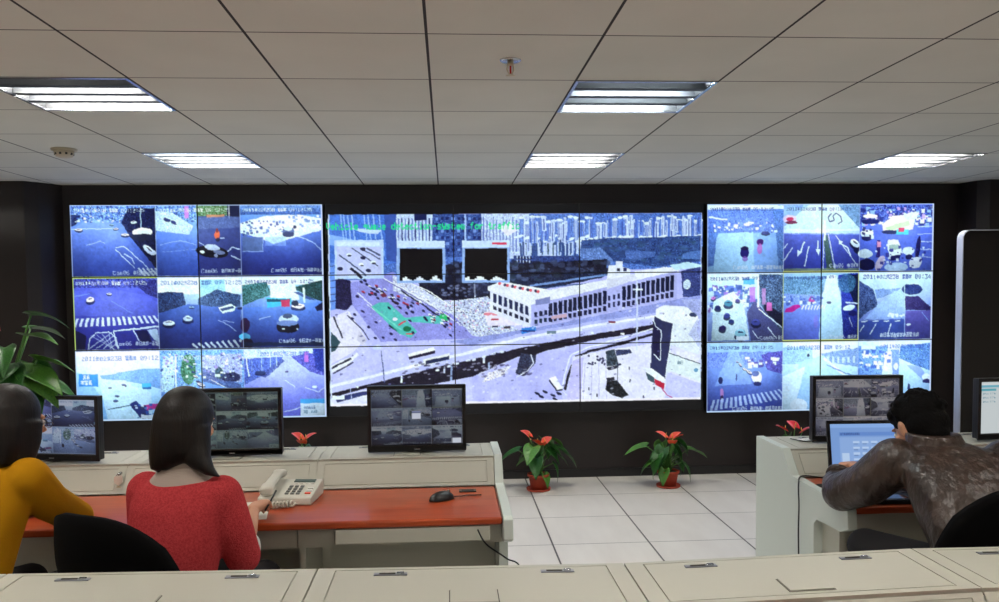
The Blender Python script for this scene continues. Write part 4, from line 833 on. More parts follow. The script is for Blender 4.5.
# ------------------------------------------------------------------ display board on the right
t = thing('display_board', 'tall black glass board with rounded silver frame at the right edge', 'display board', (3.99, 5.5, 0))
def rrect(x0, x1, z0, z1, r, n=6):
    P = []
    for cx, cz, a0 in ((x1-r, z0+r, -90), (x1-r, z1-r, 0), (x0+r, z1-r, 90), (x0+r, z0+r, 180)):
        for i in range(n+1): a = rad(a0+90*i/n); P.append((cx+r*math.cos(a), cz+r*math.sin(a)))
    return P
P = rrect(-.43, .43, .12, 1.955, .06)
MB().prism([(x, z) for x, z in rrect(-.423, .423, .127, 1.948, .055)], -.004, .05, 'y').build('glass_panel', M_GLASS, t)
mb = MB(); n = len(P)
v = mb.raw([(x, -.012, z) for x, z in P]+[(x, .055, z) for x, z in P]+[(x, -.012, z) for x, z in rrect(-.4235, .4235, .1265, 1.9485, .054)]+[(x, .055, z) for x, z in rrect(-.4235, .4235, .1265, 1.9485, .054)],
    [f for i in range(n) for f in ((i, (i+1) % n, n+(i+1) % n, n+i), (2*n+i, 2*n+(i+1) % n, 3*n+(i+1) % n, 3*n+i), (i, (i+1) % n, 2*n+(i+1) % n, 2*n+i), (n+i, n+(i+1) % n, 3*n+(i+1) % n, 3*n+i))])
mb.build('frame', M_ALU, t)
MB().prism([(-.35, 0), (.35, 0), (.3, .12), (-.3, .12)], -.2, .25, 'y', .004).build('base', M_BLK, t)

# ------------------------------------------------------------------ control consoles
HL, HD = .865, .752      # heights of ledge and worktop
UX, UY, UZ = Vector((1, 0, 0)), Vector((0, 1, 0)), Vector((0, 0, 1))
def console_unit(loc, W_, label, group, rz=0, flap=True, tray=False, dx=0, dz=0):
    """origin: back left corner on the floor; +x right, -y toward the operator"""
    t = thing('control_console', label, 'console', loc, rz, group)
    e = .0015
    MB().prism([(0, .0), (0, HL-.022), (-.285, HL-.022), (-.372, HD-.02), (-.372, .0)], e, W_-e, 'x').build('body', M_CONS, t)
    # ledge top with its grooved lid
    mb = MB(); mb.box(e, W_-e, -.296, 0, HL-.021, HL-.0125)
    mb.ring(e, W_-e, -.296, 0, .010, HL-.0126, HL-.0036)
    mb.grooved((e, -.296, HL-.0035), UX, UY, W_-2*e, .296, (.045, .045, .022, .016), .0035, .004)
    bmd = mb.build('ledge', M_CONS, t, norm=False)
    
    # sloping front between ledge and worktop
    V = Vector((0, -.30+.385, HL-.012-HD-.004)); hh = V.length; V.normalize()
    mb = MB(); mb.grooved((e, -.385, HD+.004), UX, V, W_-2*e, hh, (.03, .03, .014, .012), .003, .003)
    mb.build('front_panel', M_CONS, t, norm=False)
    for x in (.19, .61):
        h = MB().box(x-.042, x+.042, -.064, -.046, HL-.003, HL-.0005, .0008).build('handle_plate', M_HANDLE, t)
        MB().box(x-.028, x+.012, -.058, -.052, HL-.0004, HL+.0012).build('latch', M_GAP, h)
        MB().box(x+.016, x+.034, -.059, -.051, HL-.0004, HL+.003, .0008).build('key_knob', M_CHR, h)
    if flap:
        MB().box(W_/2-.055, W_/2+.055, -.255, -.175, HL-.0034, HL+.0005, .0008).build('cable_flap', M_CONS, t)
        MB().ring(W_/2-.058, W_/2+.058, -.258, -.172, .0022, HL-.003, HL-.0028).build('flap_shadow', M_GAP, t)  # shadow line round the raised flap, coloured in as a dark ring
    MB().box(e, W_-e, -.80, -.373, HD-.112, HD-.030).build('apron', M_CONS, t)
    MB().box(.0, .022, -.76, -.373, .0, HD-.113).build('divider', M_CONS, t)
    mb = MB(); mb.grooved((.03, -.3735, .06), UX, UZ, W_-.04, HD-.2, .03, .003, .003); mb.build('lower_door', M_CONS, t, norm=False)
    if tray:
        k = MB().box(.145, .70, -.865, -.802, HD-.085, HD-.032, .003).build('keyboard_tray', M_CONS, t)
    return t
def side_panel(parent, x0, x1):
    P = [(.004, 0), (.004, HL+.002), (-.298, HL+.002), (-.392, HD+.012), (-.872, HD+.006), (-.892, HD-.004), (-.90, HD-.075), (-.84, HD-.10), (-.64, HD-.105), (-.615, HD-.13), (-.615, 0)]
    return MB().prism(P, x0, x1, 'x', .003).build('side_panel', M_CONS2, parent)
def worktop(name_label, x0, x1, loc, rz=0, group='red-brown console worktops', dz=0):
    o = MB().box(x0, x1, -.87, -.388, HD-.028, HD, .008).build('worktop', M_WOOD)
    o.location = loc; o.rotation_euler = (0, 0, rz); return tag(o, name_label, 'worktop', group)

LB = 3.80
g1 = 'control consoles of the middle left desk'
c1 = console_unit((-.555, LB, 0), .748, 'middle left desk console at its right end, under the monitor before the central picture', g1, tray=True)
side_panel(c1, .748, .783)
c2 = console_unit((-1.34, LB, 0), .785, 'middle left desk console with the keys hanging on it, behind the coral jumper', g1)
c3 = console_unit((-2.125, LB, 0), .785, 'leftmost middle desk console behind the mustard jumper, under the leafy plant', g1)
worktop('long red wood worktop with telephone and mouse', -2.12, .191, (0, LB, 0))
g2 = 'control consoles of the middle right desk'
c4 = console_unit((1.5, LB, 0), .785, 'right desk console with a pale end panel, under the laptop and monitor', g2)
side_panel(c4, -.037, 0)
c5 = console_unit((2.285, LB, 0), .785, 'rightmost desk console under the monitor at the right edge', g2)
worktop('short red wood worktop under the laptop on the right desk', 1.505, 3.06, (0, LB, 0))
g3 = 'control consoles of the foreground row'
FR = [((-1.92, 2.165), (-1.13, 2.145), 'beige foreground console at the far left edge'), ((-1.13, 2.145), (-.34, 2.11), 'beige foreground console in front of the two women'), ((-.34, 2.11), (.45, 2.08), 'beige foreground console at the centre, before the mouse desk'),
      ((.45, 2.08), (1.25, 2.125), 'beige foreground console before the white floor tiles and the man'), ((1.25, 2.125), (2.05, 2.10), 'beige foreground console at the right edge behind the seated man')]
for (xa, ya), (xb, yb), lab in FR:
    # each unit follows the slightly bowed back line while its joints stay square to the room
    sl_ = (yb-ya)/(xb-xa)
    def shear(o):
        if o.type == 'MESH':
            for v in o.data.vertices: v.co.y += sl_*v.co.x
        for k in kids(o): shear(k)
    shear(console_unit((xa, ya, 0), xb-xa-.0015, lab, g3))
    shear(worktop('red wood worktop of the '+lab.replace('beige ', ''), .004, xb-xa-.006, (xa, ya, 0), 0, 'worktops of the foreground row'))

# ------------------------------------------------------------------ monitors
gray = lambda k, g, t=(1, 1, 1): (lambda c: (c.mean(1, keepdims=True)*g + c*(1-g))*k*np.array(t))
def monitor(label, loc, rz, f, tone, w=.44, h=.285, zb=.008, m=M_MON, nx=150, ny=90):
    t = thing('monitor', label, 'monitor', (loc[0], loc[1], loc[2]+.0015), rz, 'flat black monitors on the console ledges')
    MB().box(-w/2, w/2, .003, .032, zb, zb+h, .004).build('casing', M_BLK, t)
    MB().ring(-w/2, w/2, zb, zb+h, .0155, -.006, .004, 'xz').build('bezel', M_BLK, t)
    MB().box(-w/2+.001, w/2-.001, -.006, .0029, zb-.006, zb+.022, .002).build('lower_bezel', M_BLK, t)
    screen_mesh('display', w-.032, h-.04, nx, ny, f, m, t, .0015, zb+.0235, tone)
    s_ = MB().lathe([(.075, 0), (.075, .006), (.03, .0075)], 28, (0, .06, 0)).build('stand_base', M_BLK, t, True)
    MB().box(-.03, .03, .033, .055, .0, zb+.12, .004).build('stand_neck', M_BLK, t)
    MB().box(-.012, .012, -.0075, -.0062, zb+.003, zb+.007).build('maker_badge', M_CHR, t)
    MB().box(w/2-.04, w/2-.034, -.0072, -.0062, zb+.004, zb+.008).build('power_lamp', M_BLK, t)
    return t
fl, fr = sampler(CL, QL), sampler(CR, QL)
# picture of the third monitor: nine dim feeds and a taskbar
def mosaic(order, cvs):
    cv = Canvas(0, 0, 255, 216, 2)
    fs = {'L': CL, 'R': CR}
    for n_, (b, i, j) in enumerate(order):
        src = fs[b].a[j*216:(j+1)*216, i*255:(i+1)*255]
        r, c = divmod(n_, 3); H, W_ = 142, 168
        iy = (np.arange(H)*src.shape[0]/H).astype(int); ix = (np.arange(W_)*src.shape[1]/W_).astype(int)
        cv.a[r*144:r*144+H, c*170:c*170+W_] = src[iy][:, ix]
    for q in (72, 144): cv.rect(0, q-1, 255, 1.4, (220, 225, 240))
    return cv
C3 = mosaic([('L', 0, 0), ('R', 1, 1), ('R', 0, 0), ('R', 0, 2), ('L', 1, 2), ('L', 0, 1), ('L', 1, 1), ('L', 2, 0), ('R', 2, 1)], None)
C3.rect(0, 0, 255, 1, (200, 200, 210)); C3.rect(112, 84, 26, 34, (235, 240, 250)); C3.rect(112, 86, 26, 7, (70, 110, 230)); C3.rect(224, 192, 26, 20, (240, 245, 250))
C3.text('KDZLXQ MKXZQLD KXQLZ', 50, 204, 5, (200, 205, 215), .7)
C3.a = C3.a*.55; C3.rect(113, 86, 25, 6, (90, 120, 235)); C3.rect(113, 93, 25, 22, (215, 220, 235)); C3.rect(226, 194, 24, 18, (215, 225, 235))
f3 = sampler(C3, QL)
fcorner = sampler(CL, [(85, 0), (255, 0), (255, 216), (85, 216)])
ML = 3.60
monitor('tilted monitor at far left between the mustard jumper and the wall', (-1.68, ML-.02, HL), rad(-12), sampler(CL, [(0, 72), (170, 72), (170, 216), (0, 216)]), gray(.62, .55, (.95, .98, 1.1)), w=.44, h=.27)
monitor('monitor showing dark green-grey feeds, partly behind the coral jumper woman', (-.935, ML, HL), 0, fl, gray(.42, .7, (.92, 1.03, .98)), w=.43)
monitor('monitor before the central picture showing nine dim feeds and taskbar', (-.137, ML, HL), rad(1), f3, gray(.85, .68, (.98, 1.0, 1.05)), w=.43)
monitor('monitor above the laptop showing nine grey feeds', (1.852, ML, HL), rad(-2), fr, gray(.50, .75, (1.05, 1.0, 1.03)), w=.415, h=.295)
CW = Canvas(0, 0, 255, 216, 2); CW.rect(0, 0, 255, 216, (206, 214, 216)); CW.rect(0, 14, 255, 10, (110, 180, 200)); CW.rect(2, 28, 46, 10, (90, 170, 185)); CW.rect(0, 6, 120, 5, (226, 228, 228))
for q in range(9): CW.rect(50, 44+q*17, 200, 1, (170, 176, 180)); CW.text('KDZL QXMK', 8, 46+q*17, 6, (120, 160, 175), .8 if q < 3 else 0)
for q in range(6): CW.rect(66+q*32, 28, 1, 170, (170, 176, 180))
monitor('monitor with a pale spreadsheet page at the right edge', (2.615, ML-.02, HL), rad(4), sampler(CW, QL), lambda c: c*.92, w=.44, h=.275)

# ------------------------------------------------------------------ laptop and desk clutter on the right
CW2 = Canvas(0, 0, 255, 160, 2); CW2.rect(0, 0, 255, 160, (116, 152, 208)); CW2.rect(0, 0, 255, 12, (132, 168, 222)); CW2.rect(30, 26, 200, 12, (96, 134, 200)); CW2.rect(30, 42, 200, 100, (134, 166, 216)); CW2.text('KDZLQXMKZQL', 34, 28, 8, (50, 80, 140)); CW2.rect(36, 92, 24, 34, (176, 200, 230))
for q in range(5):
    for r in range(5): CW2.rect(74+q*30, 54+r*18, 22, 7, (176, 200, 232)); CW2.rect(76+q*30, 62+r*18, 14, 3, (100, 130, 180))
CW2.blur(2)
t = thing('laptop', 'black laptop with a blue page on the right-hand worktop', 'laptop', (1.70, 3.07, HD+.0006), rad(-3))
MB().box(-.17, .17, -.12, .12, .0, .02, .005).build('base', M_BLK, t)
kb = MB().box(-.15, .15, -.03, .095, .0201, .0215).build('keyboard', M_BLKM, t)
for r in range(5):
    for q in range(12): MB().box(-.146+q*.0245, -.126+q*.0245, -.026+r*.0235, -.007+r*.0235, .0216, .0235).build('key', M_BLK, kb)
MB().box(-.04, .04, -.105, -.05, .0201, .0208).build('touchpad', M_GLASS, t)
def tilt(o): o.location = (0, .118, .016); o.rotation_euler = (rad(-10), 0, 0); return o
lid = tilt(MB().box(-.17, .17, .002, .012, .0, .262, .004).build('lid', M_BLK, t))
MB().ring(-.17, .17, .0, .262, .013, -.002, .0019, 'xz').build('bezel', M_BLK, lid)
screen_mesh('display', .315, .205, 130, 84, sampler(CW2, [(0, 0), (255, 0), (255, 160), (0, 160)]), M_MON, lid, .0012, .043, None)
MB().box(-.157, .157, -.001, .0018, .0135, .042).build('lower_bezel', M_BLK, lid)
for x in (-.11, .11): MB().tube([(x-.02, .121, .022), (x+.02, .121, .022)], .006, 10).build('hinge', M_BLK, t, True)
def make_mouse(label, loc, rz, m):
    t = thing('computer_mouse', label, 'mouse', loc, rz, 'black computer mice')
    mb = MB(); mb.ell((0, 0, .001), (.031, .055, .034), seg=24, rg=14)
    bmesh.ops.bisect_plane(mb.bm, geom=mb.bm.verts[:]+mb.bm.edges[:]+mb.bm.faces[:], plane_co=(0, 0, .0015), plane_no=(0, 0, 1), clear_inner=True)
    mb.build('shell', m, t, True)
    MB().tube([(-.003, .03, .029), (.003, .03, .029)], .007, 12).build('scroll_wheel', M_KEYB, t, True)
    MB().box(-.0008, .0008, -.01, .022, .033, .0348).build('button_gap', M_CHR, t)
    return t
o = MB().box(-.09, .09, -.11, .11, 0, .003, .002).build('mouse_pad', M_BLKM); o.location = (1.60, 3.17, HD+.0005); o.rotation_euler = (0, 0, .2); tag(o, 'dark mouse pad at the left end of the right-hand worktop', 'mouse pad')
o.location = (1.575, 3.22, HD+.0005); o.scale = (.55, .7, 1)
t = make_mouse('black glossy mouse lying on the red worktop near the middle desk end', (-.03, 3.20, HD+.0005), rad(-60), M_BLK)
MB().tube([(.0, .054, .006), (.012, .085, .005), (.0, .11, .003), (.02, .14, .0025), (.03, .165, .0025)], .002, 8).build('cable', M_BLK, t, True)
t = thing('cable_grommet', 'black cable outlet in the red worktop behind the mouse', 'grommet', (.075, 3.33, HD+.0005))
MB().box(-.035, .035, -.02, .02, 0, .004, .001).build('rim', M_BLK, t); MB().box(-.025, .025, -.011, .011, .0041, .0046).build('opening', M_BLKM, t)

# cables
def cable(name, pts, r, label, m=M_BLK):
    cu = []
    P = [Vector(p) for p in pts]
    for i in range(len(P)-1):
        p0, p1, p2, p3 = P[max(i-1, 0)], P[i], P[i+1], P[min(i+2, len(P)-1)]
        for k in range(6):
            s_ = k/6; cu.append(.5*((2*p1)+(p2-p0)*s_+(2*p0-5*p1+4*p2-p3)*s_*s_+(3*p1-3*p2+p3-p0)*s_**3))
    cu.append(P[-1]); o = MB().tube(cu, r, 8).build(name, m, None, True); return tag(o, label, 'cable')
cable('power_cable', [(1.60, 3.39, HD+.004), (1.50, 3.375, HD+.018), (1.455, 3.31, HD+.0), (1.440, 3.27, HD-.08), (1.445, 3.285, HD-.2), (1.437, 3.26, HD-.32), (1.446, 3.28, HD-.44), (1.44, 3.27, .2), (1.44, 3.28, .006)], .0032, 'thin black cable hanging down the pale end panel of the right desk')
cable('power_cable', [(.10, 2.925, HD-.04), (.13, 2.91, HD-.09), (.20, 2.90, HD-.14), (.255, 2.89, HD-.19), (.262, 2.90, .3), (.265, 2.95, .006)], .003, 'thin black cable drooping from under the red worktop at its right end')

# telephone
t = thing('desk_telephone', 'cream desk telephone with handset, keypad and small display', 'telephone', (-.625, 3.275, HD+.0005), rad(-6))
MB().prism([(-.10, .012), (-.10, 0), (.09, 0), (.10, .055), (.085, .062), (-.095, .03)], -.105, .105, 'x', .005).build('base', M_BEIGE, t)
sl = math.atan2(.032, .18)
def on_top(x, y): return Vector((x, y, .0305+(y+.095)*.1778))
Rm = Matrix.Rotation(sl, 4, 'X')
def tplate(name, x, y, w, d, h, m, par, bev=.0):
    p = on_top(x, y); return MB().box(-w/2, w/2, -d/2, d/2, 0, h, bev, M=Matrix.Translation(p) @ Rm).build(name, m, par)
tplate('display_screen', .04, .060, .085, .026, .003, M_LCD, t)
for r in range(4):
    for q in range(3): tplate('key', .0+q*.022, -.062+r*.022, .014, .012, .004, M_KEYB, t)
for r in range(3): tplate('key', .082, -.06+r*.024, .022, .010, .004, M_WHITE if r else M_SPATHE, t)
for q in range(4): tplate('key', .012+q*.022, .034, .013, .008, .003, M_WHITE, t)
h_ = MB().loft([((-.07, y, .052+(y+.1)*.16+.014*(1-((y)/.1)**2)), UX, UZ, w, d) for y, w, d in ((-.100, .020, .010), (-.095, .027, .017), (-.07, .027, .018), (-.05, .02, .012), (.05, .02, .012), (.07, .026, .017), (.09, .026, .015), (.096, .02, .01))], 18, 3).build('handset', M_BEIGE, t, True)
mb = MB(); pts = []
for i in range(170):
    s_ = i/169; a = s_*2*PI*10; bx = -.085+s_*.13+.004*math.sin(a*1.0+1); by = -.122-.020*math.sin(s_*PI); pts.append((bx, by+.012*math.cos(a), .0145+.010*math.sin(a)))
MB().tube(pts, .0040, 8).build('coiled_cord', M_BEIGE, t, True)

# keys hanging from a console lock
t = thing('key_bunch', 'white tag and keys hanging from the pale console between the two women', 'keys', (-1.355, LB-.352, HL-.045))
MB().tube([(0, .018, .012), (0, -.006, .012)], .006, 12).build('lock_barrel', M_CHR, t, True)
MB().tube([(.010*math.cos(a), -.008, .004+.010*math.sin(a)) for a in [2*PI*i/16 for i in range(17)]], .0012, 6).build('key_ring', M_CHR, t, True)
MB().prism([(-.016, .004), (.014, .008), (.017, -.02), (.0, -.034), (-.018, -.022)], -.0125, -.0105, 'y').build('tag', M_WHITE, t)
mb = MB(); mb.prism([(.012*math.cos(a), -.046+.011*math.sin(a)) for a in [2*PI*i/14 for i in range(14)]], -.0135, -.0115, 'y'); mb.build('key', M_BRASS, t)
MB().prism([(-.004, -.055), (.004, -.055), (.000, -.09), (-.006, -.092), (-.008, -.086), (-.004, -.082), (-.009, -.078), (-.005, -.072)], -.0135, -.0115, 'y').build('key_blade', M_BRASS, t)
# loose paper and plug on the right ledge
o = MB().box(-.05, .05, -.035, .035, 0, .0015).build('paper_sheet', M_WHITE); o.location = (1.66, 3.68, HL+.0008); o.rotation_euler = (0, 0, .4); tag(o, 'small white paper lying on the right console ledge beside the monitor', 'paper')
cable('network_cable', [(1.585, 3.70, HL+.004), (1.62, 3.62, HL+.006), (1.66, 3.60, HL+.014), (1.70, 3.63, HL+.004), (1.77, 3.66, HL+.004)], .0022, 'short dark cable lying on the right ledge beside the monitor')

# ------------------------------------------------------------------ potted anthuriums
def leaf_mesh(name, L, Wd, m, droop, heart=True):
    nu, nv = 12, 8; vs = []
    for i in range(nu+1):
        s_ = i/nu
        prof = (math.sin(PI*min(1, (s_+.12)/1.12))**.55) if heart == 2 else (math.sin(PI*min(1, (s_+.06)/1.06)**.62))**.9 * (1-s_*.25) if heart else math.sin(PI*s_)
        for j in range(nv+1):
            q = j/nv*2-1; x = q*Wd/2*prof
            y = L*s_ - (heart*.16*L*abs(q)**1.4*(1-s_)**3)
            z = -droop*L*s_**2 + .16*Wd*abs(q)*prof + .012*L*math.sin(s_*9+q*2)*abs(q)
            vs.append((x, y, z))
    fs = [(i*(nv+1)+j, i*(nv+1)+j+1, (i+1)*(nv+1)+j+1, (i+1)*(nv+1)+j) for i in range(nu) for j in range(nv)]
    me = bpy.data.meshes.new(name); me.from_pydata(vs, [], fs); me.materials.append(m)
    me.polygons.foreach_set('use_smooth', [True]*len(me.polygons))
    o = bpy.data.objects.new(name, me); sm = o.modifiers.new('t', 'SOLIDIFY'); sm.thickness = .0012
    return o
LM = [leaf_mesh('leaf', 1, .78, M_LEAF, .35), leaf_mesh('leaf', 1, .68, M_LEAF, .5), leaf_mesh('leaf', 1, .8, M_LEAF2, .25)]
SP = [leaf_mesh('flower', 1, 1.0, M_SPATHE, .2, 2), leaf_mesh('flower', 1, 1.0, M_SPATHER, .2, 2)]
def place_leaf(src, parent, base, az, el, size, roll=0):
    o = src.copy(); o.name = src.name.split('.')[0]; COL.objects.link(o); o.parent = parent
    o.location = base; o.rotation_euler = (Matrix.Rotation(az, 3, 'Z') @ Matrix.Rotation(el, 3, 'X') @ Matrix.Rotation(roll, 3, 'Y')).to_euler(); o.scale = (size,)*3
    return o
def plant(loc, label, seed, sc=1.0, leaves=None, flowers=None, red=0, pot_r=.082, n=15, group='potted anthuriums along the wall'):
    R = random.Random(seed); t = thing('potted_plant', label, 'plant', loc, 0, group)
    ph = .13*sc; pr = pot_r*sc
    MB().lathe([(pr*.72, .006), (pr*.95, ph*.86), (pr*1.06, ph*.86), (pr*1.06, ph), (pr*.96, ph), (pr*.94, ph*.9), (.001, ph*.9)], 28).build('pot', M_TERRA, t, True)
    MB().lathe([(pr*.8, 0), (pr*1.12, .002), (pr*1.16, .018*sc), (pr*1.08, .018*sc), (pr*.74, .0055)], 28).build('saucer', M_TERRA, t, True)
    MB().lathe([(pr*.9, ph*.9+.001), (pr*.5, ph*.9+.008)], 20).build('soil', M_SOIL, t, True)
    zt = ph*.92
    def stem(p, bend):
        MB().tube([(0.012*math.cos(bend), .012*math.sin(bend), zt-.01), (p[0]*.35, p[1]*.35, zt+(p[2]-zt)*.6), tuple(p)], .0032*sc, 6).build('stem', M_LEAF2, t, True)
    L = leaves or []
    for k in range(n):
        L.append((R.uniform(0, 2*PI), R.uniform(.03, .13)*sc, R.uniform(.08, .27)*sc, R.uniform(.13, .18)*sc, R.uniform(-60, -10)))
    for (az, rr, hh, size, el) in L:
        p = Vector((rr*math.cos(az), rr*math.sin(az), zt+hh)); stem(p, az)
        place_leaf(LM[R.randrange(3)], t, p, az-PI/2, rad(el), size, R.uniform(-.35, .35))
    for (x, y, z, az, size) in (flowers or []):
        p = Vector((x, y, z)); stem(p, az)
        f = place_leaf(SP[red], t, p, az, rad(38), size)
        q = MB().tube([(0, .02, .02), (0, .1, .25), (0, .2, .42)], [.05, .05, .02], 8).build('spadix', M_SPADIX, f, True)
    return t
fl_ = lambda s_, R: [(.02, -.03, .37, -.6, .075), (-.05, -.02, .41, 1.2, .075), (.055, -.05, .35, 2.6, .07), (-.01, -.07, .34, 3.0, .07)]
plant((.70, 6.36, 0), 'potted anthurium with orange flowers on the floor, nearest the left desk end', 3, 1.0, [(.12, .16, .20, .22, -28), (PI-.1, .15, .19, .2, -15), (-.9, .06, .02, .12, -55)], [(-.075, -.02, .43, .9, .085), (-.015, -.05, .38, 2.4, .08), (.05, -.04, .38, -.7, .08), (.02, -.07, .365, 3.1, .07)])
plant((1.735, 6.36, 0), 'potted anthurium with orange flowers on the floor nearest the right desk', 9, 1.0, [(.15, .17, .17, .18, -12), (PI-.1, .17, .2, .19, -8), (-2.2, .07, .03, .13, -55)], [(-.035, -.04, .40, 1.0, .09), (.02, -.06, .40, -1.2, .085), (.01, -.08, .36, 3.0, .08), (.05, -.03, .39, -2.2, .07)])
plant((-1.11, 6.36, 0), 'potted anthurium behind the left desk, only its orange flower tops visible', 21, 1.0, None, [(-.02, -.04, .45, 1.0, .09), (.03, -.05, .45, -1.2, .085), (.0, -.07, .42, 3.0, .08)])
plant((2.74, 6.36, 0), 'potted anthurium behind the right console with a red flower', 33, 1.02, None, [(.0, -.05, .46, .3, .09), (-.08, -.04, .44, 1.6, .08), (.06, -.05, .42, -2.0, .09)], red=1)
plant((-1.87, 3.62, HL+.001), 'large leafy anthurium with a red flower at the left edge above the woman in mustard', 52, 1.15,
      [(.10, .10, .48, .15, 6), (-.2, .09, .395, .15, 0), (.05, .12, .29, .16, -6), (-.3, .12, .24, .17, -20), (-.5, .10, .20, .16, -32), (.4, .14, .18, .17, -20), (-1.2, .08, .35, .15, -20), (-1.0, .08, .26, .16, -30), (.9, .1, .42, .15, 0)],
      [(-.015, -.10, .57, 2.9, .10), (-.02, -.11, .53, 3.1, .09), (-.10, -.05, .6, 1.2, .09)], red=1, n=10, group='potted anthuriums along the wall')

# ------------------------------------------------------------------ office chairs
def make_chair(label, loc, rz):
    t = thing('office_chair', label, 'chair', loc, rz, 'black swivel chairs at the desks')
    MB().loft([((0, 0, z), UX, UY, w, d) for z, w, d in ((.435, .20, .19), (.445, .225, .215), (.475, .235, .225), (.49, .215, .205))], 28, 3.2).build('seat', M_CHAIR, t, True)
    mb = MB(); nx_, nz_ = 16, 14; rows = []      # curved back, facing +y, standing at the rear of the seat
    for s_ in (0, 1):
        for j in range(nz_+1):
            v_ = j/nz_; row = []
            for i in range(nx_+1):
                u_ = i/nx_*2-1
                hw = .25*(1-.12*(1-v_))*(1-max(0, v_-.55)**2*1.1)
                x = u_*hw; z = .53 + v_*.45 - .10*abs(u_)**3*v_
                y = -.235 - .10*v_ + .10*u_*u_ + (0 if s_ else .022)
                row.append((x, y, z))
            rows.append(row)
    vs = [p for r in rows for p in r]; N = nx_+1; half = (nz_+1)*N; fs = []
    for j in range(nz_):
        for i in range(nx_):
            a = j*N+i; fs.append((a, a+1, a+N+1, a+N)); fs.append((half+a, half+a+N, half+a+N+1, half+a+1))
    bd = [i for i in range(nx_+1)]+[j*N+nx_ for j in range(1, nz_+1)]+[nz_*N+i for i in range(nx_-1, -1, -1)]+[j*N for j in range(nz_-1, 0, -1)]
    for a, b in zip(bd, bd[1:]+bd[:1]): fs.append((a, b, half+b, half+a))
    mb.raw(vs, fs); mb.build('backrest', M_CHAIR, t, True)
    MB().tube([(0, -.10, .425), (0, -.24, .43), (0, -.285, .50), (0, -.30, .66)], .018, 10).build('back_bracket', M_BLK, t, True)
    MB().lathe([(.028, .09), (.028, .30), (.018, .305), (.018, .434)], 20).build('column', M_BLK, t, True)
    for k in range(5):
        a = 2*PI*k/5; M_ = Matrix.Rotation(a, 4, 'Z')
        lg = MB().prism([(.02, .075), (.29, .06), (.29, .078), (.03, .12)], -.02, .02, 'y', .004)
        for v in lg.bm.verts: v.co = M_ @ v.co
        g_ = lg.build('leg', M_BLK, t)
        w_ = MB().tube([M_ @ Vector((.28, -.012, .028)), M_ @ Vector((.28, .012, .028))], .0275, 16).build('caster', M_BLKM, g_, True)
    return t
make_chair('black swivel chair with a rounded back, turned between the two women', (-.855, 2.54, 0), rad(-26))
make_chair('black swivel chair under the seated man at the right edge', (1.645, 2.61, 0), rad(15))
make_chair('black swivel chair under the woman in mustard at the far left', (-1.52, 2.62, 0), rad(-20))

# ------------------------------------------------------------------ people
def rotm(yaw, pitch=0, roll=0):      # yaw: + turns to the left seen from behind; pitch: + looks down; roll
    return Matrix.Rotation(yaw, 3, 'Z') @ Matrix.Rotation(-pitch, 3, 'X') @ Matrix.Rotation(roll, 3, 'Y')
def head_pieces(mb, c, R, s=1.0):
    """local axes: x right, y face direction, z up; head about .225 tall"""
    c = Vector(c)
    def E(p, r): mb.ell(c + R @ (Vector(p)*s), tuple(v*s for v in r), M=R, seg=24, rg=16)
    E((0, -.012, .022), (.074, .094, .090)); E((0, .030, -.030), (.056, .058, .078)); E((0, .040, -.075), (.034, .034, .028)); E((0, -.03, -.02), (.062, .066, .07))
    mb.loft([(c+R @ (Vector((0, y, z))*s), R @ Vector((1, 0, 0)), R @ Vector((0, 1, 0)), w*s, d*s) for y, z, w, d in ((.084, .012, .006, .006), (.095, -.005, .008, .010), (.104, -.025, .013, .015), (.09, -.034, .010, .012))], 12)
    E((0, .083, -.052), (.022, .010, .006)); E((0, .082, -.060), (.018, .010, .006)); E((0, .078, .022), (.052, .014, .010))
    for sx in (-1, 1):
        E((sx*.073, -.006, -.008), (.009, .018, .030)); E((sx*.081, -.014, .006), (.006, .013, .016)); E((sx*.04, .052, -.022), (.022, .026, .022))
def face_parts(parent, off, c, R, s=1.0):
    c = Vector(c)-Vector(off)
    for sx in (-1, 1):
        mb = MB(); mb.ell(c+R @ (Vector((sx*.030, .078, .003))*s), (.0125*s,)*3, seg=16, rg=10); e = mb.build('eye', M_EYEW, parent, True)
        mb = MB(); mb.ell(c+R @ (Vector((sx*.030, .0875, .003))*s), (.0055*s, .004*s, .0055*s), M=R, seg=12, rg=8); mb.build('iris', M_EYED, e, True)
        MB().tube([c+R @ (Vector((sx*x, y, z))*s) for x, y, z in ((.016, .094, .022), (.031, .091, .027), (.046, .078, .022))], [.002, .003, .0015], 8).build('eyebrow', M_HAIRM, parent, True)
    mb = MB(); mb.tube([c+R @ (Vector(p)*s) for p in ((-.021, .087, -.056), (-.008, .0935, -.053), (0, .0935, -.0545), (.008, .0935, -.053), (.021, .087, -.056))], [.002, .0045, .0045, .0045, .002], 8); mb.build('lips', M_LIP, parent, True)
